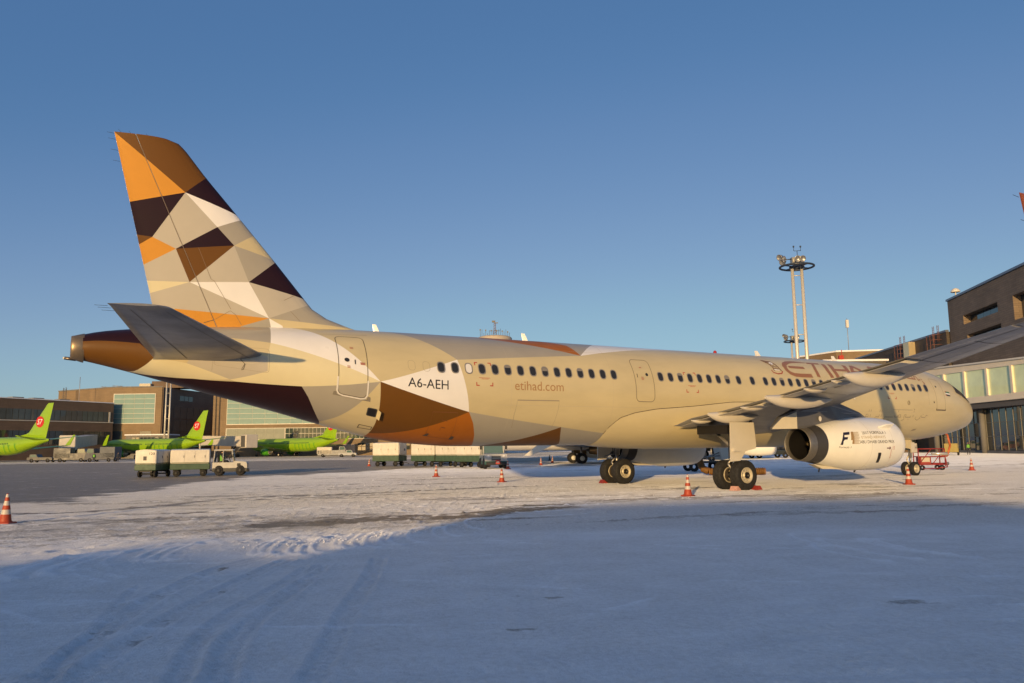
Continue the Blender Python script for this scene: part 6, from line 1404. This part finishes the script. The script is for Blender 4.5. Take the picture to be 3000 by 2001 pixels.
def tractor(label, loc, rz, sc=1.0, band=CHAS, driver=True, dlabel=''):
    """+x is forward: bonnet in front, open-sided cab behind it"""
    t = thing('tow_tractor', label, 'tow tractor', loc, rz); L, W = 2.75, 1.5
    mb = MB(); mb.prism([(-1.38, .38), (1.38, .38), (1.38, .80), (1.30, .98), (.38, 1.06), (.30, .95), (-1.38, .95)], 'y', -W / 2, W / 2, TRW); mb.build('body', t)
    mb = MB(); mb.box((0, 0, .42), (L + .04, W + .04, .26), band, bev=.04); mb.box((1.42, 0, .36), (.12, W * .9, .2), CHAS); mb.build('bumper', t)
    mb = MB(); hd_, rf = .95, 1.78
    for x, y in ((.30, 1), (.30, -1), (-1.30, 1), (-1.30, -1)): mb.cyl((x, y * (W / 2 - .05), hd_), (x - (.16 if x > 0 else -.08), y * (W / 2 - .08), rf), .04, TRW, seg=8)
    for y in (1, -1): mb.cyl((-.55, y * (W / 2 - .05), hd_), (-.55, y * (W / 2 - .08), rf), .035, TRW, seg=8)
    mb.build('pillar', t)
    mb = MB(); mb.box((-.52, 0, rf + .05), (1.55, W - .02, .11), TRW, bev=.04); mb.build('roof', t)
    mb = MB(); mb.add([(.30, -W / 2 + .1, hd_ + .04), (.30, W / 2 - .1, hd_ + .04), (.15, W / 2 - .12, rf - .02), (.15, -W / 2 + .12, rf - .02)], [[0, 1, 2, 3]], CABGL); mb.build('windscreen', t)
    mb = MB(); mb.add([(-1.34, W / 2 - .1, hd_ + .04), (-1.34, -W / 2 + .1, hd_ + .04), (-1.22, -W / 2 + .12, rf - .02), (-1.22, W / 2 - .12, rf - .02)], [[0, 1, 2, 3]], CABGL); mb.build('rear_window', t)
    mb = MB(); mb.box((-.75, 0, .98), (.5, .5, .12), CHAS); mb.box((-.98, 0, 1.22), (.12, .5, .5), CHAS); mb.build('seat', t)
    mb = MB(); mb.cyl((-.02, 0, 1.0), (-.14, 0, 1.28), .03, CHAS, seg=6); mb.lathe([(0, .16), (.03, .18), (.06, .16)], CHAS, 14, 'z', (-.14, 0, 1.27)); mb.build('steering_wheel', t)
    for x in (.85, -.85):
        for s in (1, -1):
            mb = MB(); c = (x, s * (W / 2 - .07), .37); mb.lathe([(-.12, .19), (-.13, .31), (-.08, .37), (.08, .37), (.13, .31), (.12, .19)], RUBBER, 20, 'y', c); w_ = mb.build('wheel', t); mb = MB(); mb.lathe([(-.10, 0), (-.105, .195), (.105, .195), (.10, 0)], CHAS, 14, 'y', c); mb.build('hub', w_)
    for s in (1, -1):
        mb = MB(); mb.cyl((1.32, s * .52, .86), (1.395, s * .52, .86), .085, mat('headlamp_glass', (.75, .74, .70), .1), seg=14); mb.build('headlight', t)
        mb = MB(); mb.box((.24, s * (W / 2 + .12), 1.42), (.06, .16, .24), CHAS); mb.cyl((.24, s * (W / 2 - .06), 1.55), (.24, s * (W / 2 + .1), 1.52), .015, CHAS, seg=5); mb.build('mirror', t)
    mb = MB(); mb.box((1.388, 0, .72), (.03, .62, .30), mat('grille_grey', (.12, .12, .11), .5)); mb.box((1.40, 0, .72), (.03, .58, .03), TRW); mb.build('grille', t)
    mb = MB(); mb.box((.72, -W / 2 - .006, .78), (.28, .02, .2), CHAS); mb.build('vent', t)
    t.scale = (sc,) * 3
    return t
B1 = 'white and green baggage wagons'
a1_ = wagon('white baggage wagon numbered 120 at the tail of the nearer train', G(-25.5, 56.6), VX + R(84), B1, number='120', L=2.35, W=1.55)
b1_ = wagon('white baggage wagon with double side doors, coupled right behind the nearer tractor', G(-23.25, 57.4), VX + R(19), B1, L=2.6, W=1.55)
tr1 = tractor('white tow tractor with a driver in its glazed cab, pulling the nearer wagons', G(-20.65, 58.2), VX + R(14), .86, band=mat('tractor_underside', (.06, .06, .055), .6))
tr1.scale = (.86, .88, 1.0)
person('driver in dark jacket and green vest sitting in the nearer tractor', G(-21.25, 58.05, .60), VX + R(14), True, vest=(.16, .42, .05), sc=.95)
bw = dict(L=3.05, W=1.8, z0=.56, H=1.84, r=.25)
wagon('white baggage wagon at the tail of the farther train, with the little cone beside it', G(-12.9, 83.0), VX + R(-20), B1, **bw)
wagon('second white baggage wagon of the farther train, with a small dark vent on its end', G(-8.6, 80.4), VX + R(-34), B1, **bw)
wagon('third white baggage wagon of the farther train, half hidden by its neighbours', G(-5.9, 77.6), VX + R(-42), B1, **bw)
wagon('white baggage wagon coupled to the farther tractor, under the amber belly patch', G(-3.55, 73.6), VX + R(-35), B1, **bw)
tr2 = tractor('white and green tow tractor facing the viewer at the head of the farther wagons', G(-1.75, 68.5), VX + R(-80), 1.25, band=mat('tractor_green', (.03, .10, .085), .45))

# ------------------------------------------------------------------ traffic cones and chocks
CONEO = mat('cone_orange', (.40, .055, .018), .55, var=.15, vscale=8); CONEW = mat('cone_white', (.56, .50, .43), .4, var=.12, vscale=8)
def cone_at(label, l, d, first=[None], o_=None, dark=False, tiltz=0.0, h=1.0):
    p = G(l, d); rz = VX + RNG.uniform(-.6, .6)
    if first[0] is None:
        t = thing('traffic_cone', label, 'traffic cone', p, rz, 'striped traffic cones around the airliner')
        mb = MB(); mb.box((0, 0, .025), (.40, .40, .05), CONEO, bev=.02); mb.lathe([(.05, .165), (.075, .155)], CONEO, 20); mb.build('base', t)
        mb = MB(); zs = [.06, .24, .355, .46, .57, .66, .735]; rr = lambda z: .145 - (z - .06) * .168
        for k in range(6): mb.lathe([(zs[k], rr(zs[k])), (zs[k + 1], rr(zs[k + 1]))], CONEO if k % 2 == 0 else CONEW, 20)
        mb.lathe([(.735, rr(.735)), (.75, .022), (.752, 0)], CONEO, 20); mb.build('cone_body', t); first[0] = t
    else: t = dup(first[0], p, rz, label)
    t.scale = (h, h, h)
    t.rotation_euler = (R(RNG.normal(0, 1.0)), R(RNG.normal(0, 1.0)), rz)
    return t
for lb, l, d in (('striped orange cone in the snow, cut by the photo\'s edge before the ploughed strip', -12.8, 20.22), ('striped cone on the snow in front of the farther wagons', -4.85, 50.0), ('striped cone nearest the farther tractor, standing before its bumper', -.61, 40.92), ('large striped cone right beside the near main wheels', 6.04, 27.83), ('striped cone on the snow in front of the nose wheels', 16.64, 33.71), ('striped cone standing alone beyond the nose, nearest the glass hall', 28.59, 49.85), ('tiny cone beside the last wagon of the farther train', -15.31, 84.5), ('striped cone half a step behind the farther tractor\'s bumper', -.46, 66.0), ('small cone between the far tractor and the white airliner\'s wheel, nearer one', 2.71, 79.0), ('small darker cone just behind its twin near the white airliner\'s wheel', 4.44, 91.0)):
    cone_at(lb, l, d)
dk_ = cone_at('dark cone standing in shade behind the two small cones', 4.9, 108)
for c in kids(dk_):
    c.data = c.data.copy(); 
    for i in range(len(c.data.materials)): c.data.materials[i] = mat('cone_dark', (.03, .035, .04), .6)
t = thing('reflector_triangle', 'small red warning board on the farther tractor\'s front bumper', 'warning board', G(-1.30, 66.62, .42), VX); mb = MB(); mb.box((0, 0, .16), (.36, .04, .34), mat('warning_red', (.5, .03, .02), .5)); mb.box((0, -.025, .16), (.2, .01, .08), CONEW); mb.build('board', t)
CHR = mat('chock_red', (.30, .035, .025), .6, var=.3, vscale=20); 
def chock(label, l, d, rz=0, m_=CHR):
    t = tag(MB().prism([(-.16, 0), (.16, 0), (.08, .17), (-.04, .17)], 'y', -.16, .16, m_).build('wheel_chock'), label, 'wheel chock', 'red wheel chocks'); t.location = G(l, d); t.rotation_euler = (0, 0, rz); return t
chock('red wheel chock behind the far main wheels', 4.30, 38.5, 0); chock('frosted pale red chock between the near main wheels', 8.55, 30.95, .2, mat('chock_frosted', (.62, .34, .27), .7, var=.3, vscale=20)); chock('red wheel chock in front of the near main wheels', 9.46, 31.2, math.pi)

# ------------------------------------------------------------------ ground equipment
SAFR = mat('equipment_red', (.30, .03, .025), .5, var=.15, vscale=4)
t = thing('ground_power_unit', 'red tubular ground power cart with a bright lamp bar beside the nose wheels', 'power unit', G(26.9, 51.6), VX + R(-8))
mb = MB()
for x in (-.8, .8):
    for y in (-.45, .45): mb.cyl((x, y, .25), (x, y, 1.35), .035, SAFR, seg=6)
for z in (.35, .85, 1.35):
    for y in (-.45, .45): mb.cyl((-.8, y, z), (.8, y, z), .03, SAFR, seg=6)
    for x in (-.8, .8): mb.cyl((x, -.45, z), (x, .45, z), .03, SAFR, seg=6)
mb.cyl((-.8, -.45, .35), (0, -.45, 1.35), .025, SAFR, seg=5); mb.cyl((0, -.45, .35), (.8, -.45, 1.35), .025, SAFR, seg=5); mb.tube([(.8, -.5, .8), (.85, -.6, .2), (.2, -.62, .12), (-.6, -.6, .1)], .03, SAFR, 5); mb.build('frame', t)
mb = MB(); mb.box((-.35, 0, .62), (.7, .7, .5), SAFR, bev=.04); mb.box((-.35, -.36, .66), (.5, .03, .28), mat('panel_pale', (.5, .45, .35), .5)); mb.build('housing', t)
mb = MB(); mb.cyl((.0, -.5, 1.05), (.95, -.5, 1.02), .10, mat('polished_steel', (.85, .78, .6), .25, metal=.6), seg=12); mb.build('cylinder', t)
mb = MB(); mb.cyl((-1.0, 0, .4), (1.0, 0, .4), .06, SAFR, seg=8); mb.lathe([(.95, .10), (1.15, .10), (1.16, .05)], STEEL, 12, 'x', (0, 0, .4)); mb.build('boom', t)
for x in (-.6, .6):
    for s in (1, -1): mb = MB(); mb.lathe([(-.06, .06), (-.06, .16), (.06, .16), (.06, .06)], RUBBER, 14, 'y', (x, s * .4, .16)); mb.build('wheel', t)
t = thing('orange_hose_stand', 'curved orange hose arm standing behind the nose by the dark entrance', 'hose stand', G(47, 88), VX); mb = MB(); mb.tube([(0, 0, .2), (.9, 0, .3), (1.3, 0, 1.4), (1.1, 0, 2.6), (.2, 0, 3.2)], .11, mat('hose_orange', (.5, .12, .03), .6), 8); mb.build('hose', t)
HOSE = mat('duct_amber', (.22, .105, .02), .6, var=.3, vscale=6); HOSEB = mat('duct_rib', (.10, .07, .04), .7)
t = thing('air_duct', 'ribbed amber air duct lying on the snow behind the near main wheels', 'air duct', G(11.2, 46.2), VX); mb = MB(); pts = [(-.35, .4, .95), (-.22, .2, .42), (.1, 0, .25), (.8, -.15, .22), (1.6, -.2, .22), (2.6, -.2, .22), (3.25, -.15, .23)]
P = [pts[0]]
for a, b in zip(pts[:-1], pts[1:]):
    for k in range(1, 7): P.append(tuple(a[i] + (b[i] - a[i]) * k / 6 for i in range(3)))
for i in range(len(P) - 1): mb.cyl(P[i], P[i + 1], .215, HOSE, r1=.17, seg=14); 
mb.build('duct', t); mb = MB(); mb.cyl(P[-1], (P[-1][0] + .05, P[-1][1], P[-1][2]), .2, mat('duct_end', (.30, .17, .12), .6), seg=14); mb.build('collar', t)
t = thing('air_heater', 'dark wheeled air heater with a pale upright end panel behind the near main wheels', 'air heater', G(13.0, 54.6), VX + R(8))
mb = MB(); mb.box((0, 0, .62), (2.5, 1.3, .12), CHAS); mb.box((-.9, 0, .95), (.6, 1.2, .6), mat('heater_dark', (.05, .06, .07), .5), bev=.05); mb.cyl((-.5, -.5, .9), (1.0, -.5, 1.05), .05, STEEL, seg=6); mb.cyl((-.4, -.3, .8), (1.0, -.4, 1.25), .04, STEEL, seg=6); mb.build('chassis', t)
mb = MB(); mb.prism([(1.1, .75), (2.0, .9), (2.25, 2.2), (.9, 2.2)], 'y', -.6, .6, mat('heater_pale', (.55, .53, .45), .5)); mb.build('housing', t)
for x in (-.9, .9):
    for s in (1, -1): mb = MB(); mb.lathe([(-.1, .14), (-.1, .28), (-.06, .33), (.06, .33), (.1, .28), (.1, .14)], RUBBER, 16, 'y', (x, s * .6, .33)); mb.build('wheel', t)
def low_vehicle(name, label, cat, l, d, rz, L=4.2, W=1.9, H=1.7, col=(.03, .035, .035), cabx=.9, cabh=.7, box=None, grp=None):
    t = thing(name, label, cat, G(l, d), VX + R(rz), grp); m_ = mat('vehicle_%02d_%02d_%02d' % tuple(int(c * 99) for c in col), col, .45, coat=.2, var=.1, vscale=1.5)
    mb = MB(); mb.prism([(-L / 2, .45), (L / 2, .45), (L / 2, .85), (L / 2 - .25, H - cabh), (-L / 2, H - cabh)], 'y', -W / 2, W / 2, m_); mb.prism([(cabx - .9, H - cabh), (cabx + .8, H - cabh), (cabx + .45, H), (cabx - .8, H)], 'y', -W / 2 + .08, W / 2 - .08, m_); mb.build('body', t)
    for s in (1, -1): mb = MB(); mb.add([(cabx - .7, s * (W / 2 - .06), H - cabh + .08), (cabx + .62, s * (W / 2 - .06), H - cabh + .08), (cabx + .38, s * (W / 2 - .06), H - .1), (cabx - .65, s * (W / 2 - .06), H - .1)], [[0, 1, 2, 3]], CABGL); mb.build('side_window', t)
    if box: mb = MB(); mb.box((-L / 4 - .1, 0, (.8 + box[0]) / 2), (L * .52, W, box[0] - .8), mat('vehicle_box_%02d' % int(box[1][0] * 99), box[1], .45, var=.1, vscale=1), bev=.06); mb.build('load_box', t)
    for x in (-L * .32, L * .32):
        for s in (1, -1): mb = MB(); mb.lathe([(-.12, .18), (-.12, .34), (-.07, .4), (.07, .4), (.12, .34), (.12, .18)], RUBBER, 16, 'y', (x, s * (W / 2 - .08), .4)); mb.build('wheel', t)
    return t
BV = 'service vehicles around the far stands'
low_vehicle('aircraft_tug', 'low dark aircraft tug with a big black wheel, seen between near gear and engine', 'tug', 33.3, 104, 8, 5.6, 2.4, 1.75, (.022, .028, .026), -1.2, .75)
low_vehicle('box_truck', 'dark box truck on the far apron just left of the near engine nozzle', 'truck', 50.5, 150, 0, 4.5, 2, 2.1, (.03, .03, .035), 1.2, .7, (2.4, (.05, .05, .06)), BV)
low_vehicle('service_van', 'small red service van in the far row behind the engine nozzle', 'van', 57.5, 172, 0, 4.0, 1.9, 1.9, (.25, .04, .03), .3, .7, None, BV)
low_vehicle('service_van', 'pale service van in the far row beside the red one', 'van', 63.0, 174, 0, 4.0, 1.9, 2.0, (.45, .43, .40), .3, .7, None, BV)
low_vehicle('service_van', 'dark service van in the far row at the nozzle\'s edge', 'van', 53.0, 176, 0, 4.0, 1.9, 2.0, (.04, .05, .06), .3, .7, None, BV)
low_vehicle('tanker_truck', 'pale tanker truck parked behind the third green airliner\'s tail', 'truck', -45.5, 200, 6, 7, 2.3, 2.6, (.25, .25, .24), 2.6, .9, (2.5, (.55, .5, .4)), BV)
low_vehicle('pickup', 'small pale pickup in front of the tanker truck', 'car', -41.0, 197, 4, 4.4, 1.8, 1.7, (.33, .34, .35), .5, .7, None, BV)
low_vehicle('cargo_truck', 'grey cargo truck under the boarding bridge at the photo\'s edge', 'truck', -87.5, 158, 10, 6, 2.4, 2.6, (.05, .05, .055), 2.0, .9, (2.8, (.06, .065, .07)), BV)  # truck colours darkened, their shade is put into the paint
low_vehicle('loader_truck', 'blue-grey loader truck next to the cargo truck below the bridge stairs', 'truck', -80.5, 156, 175, 6, 2.4, 2.6, (.06, .065, .08), 2.0, .9, (2.9, (.08, .09, .105)), BV)  # also painted darker to stand in for the shade here
low_vehicle('belt_loader', 'dark belt loader under the cut-off green tail', 'loader', -93.5, 158, 0, 5, 2.0, 1.6, (.05, .05, .05), -1.2, .6, None, BV)
low_vehicle('airport_car', 'yellow airport car in the shade behind the big airliner\'s nose', 'car', 60.5, 110, 60, 4.3, 1.8, 1.6, (.30, .22, .03), .2, .65, None, None)
person('person in dark clothes and pale vest walking before the green airliner\'s nose', G(-78.5, 149), VX + 2, False, vest=(.5, .5, .35))
person('person in dark clothes standing by the green airliner\'s nose wheel', G(-75.5, 152), VX - 1, False)
person('person in dark clothes between the shaded trucks and the dark entrance near the nose', G(64.0, 112), VX + 1.5, False, vest=(.45, .47, .45))
# ------------------------------------------------------------------ boarding bridges at the far stands
BRM = mat('bridge_cream', (.55, .51, .44), .5, var=.1, vscale=.6); BRD = mat('bridge_dark', (.10, .10, .10), .6)
def bridge(label, a, b, za, zb, cabw):
    A, B = G(*a), G(*b); d = (B - A); L = d.length; t = thing('boarding_bridge', label, 'boarding bridge', A, math.atan2(d.y, d.x), 'boarding bridges at the far stands')
    mb = MB(); h = 2.8; vs = [(0, -1.5, za), (L, -1.5, zb), (L, 1.5, zb), (0, 1.5, za), (0, -1.5, za + h), (L, -1.5, zb + h), (L, 1.5, zb + h), (0, 1.5, za + h)]
    mb.add(vs, [[3, 2, 1, 0], [4, 5, 6, 7], [0, 1, 5, 4], [1, 2, 6, 5], [2, 3, 7, 6], [3, 0, 4, 7]], BRM); mb.build('tunnel', t)
    mb = MB(); mb.box((L + cabw / 2, 0, zb + 1.4), (cabw, 3.6, 3.6), BRM, bev=.15); mb.build('cab', t)
    mb = MB()
    for k in range(4): mb.box((L + .5 + k * .55, -1.86, zb + 1.4), (.36, .12, 3.1), BRD)
    mb.build('bellows', t)
    mb = MB(); mb.box((L * .72, 0, za * .5), (.8, 1.2, za), CHAS); mb.box((L * .72, 0, .5), (1.8, 3, .9), RUBBER, bev=.2); mb.build('drive_column', t)
    mb = MB()
    for k in range(9): mb.box((L - .2 - k * .5, -2.3, zb - .2 - k * .32), (.5, 1.2, .08), STEEL)
    mb.cyl((L, -2.9, zb + .9), (L - 4.4, -2.9, zb - 1.9), .05, STEEL, seg=5); mb.cyl((L, -1.75, zb - .2), (L - 4.4, -1.75, zb - 3.0), .08, STEEL, seg=5); mb.build('stairs', t)
    return t
bridge('cream boarding bridge with outside stairs between the two left green airliners', (-118, 222), (-109.5, 196), 4.0, 2.9, 2.6)
bridge('cream boarding bridge reaching the nose of the third green airliner', (-92, 236), (-73.5, 219), 3.6, 3.0, 2.8)
mb = MB(); mb.cyl((0, 0, 0), (0, 0, 8.6), .22, BRM, seg=8); t = thing('bridge_pole', 'pale slim pole beside the boarding bridge of the third green airliner', 'pole', G(-82, 208), VX); mb.build('pole', t)
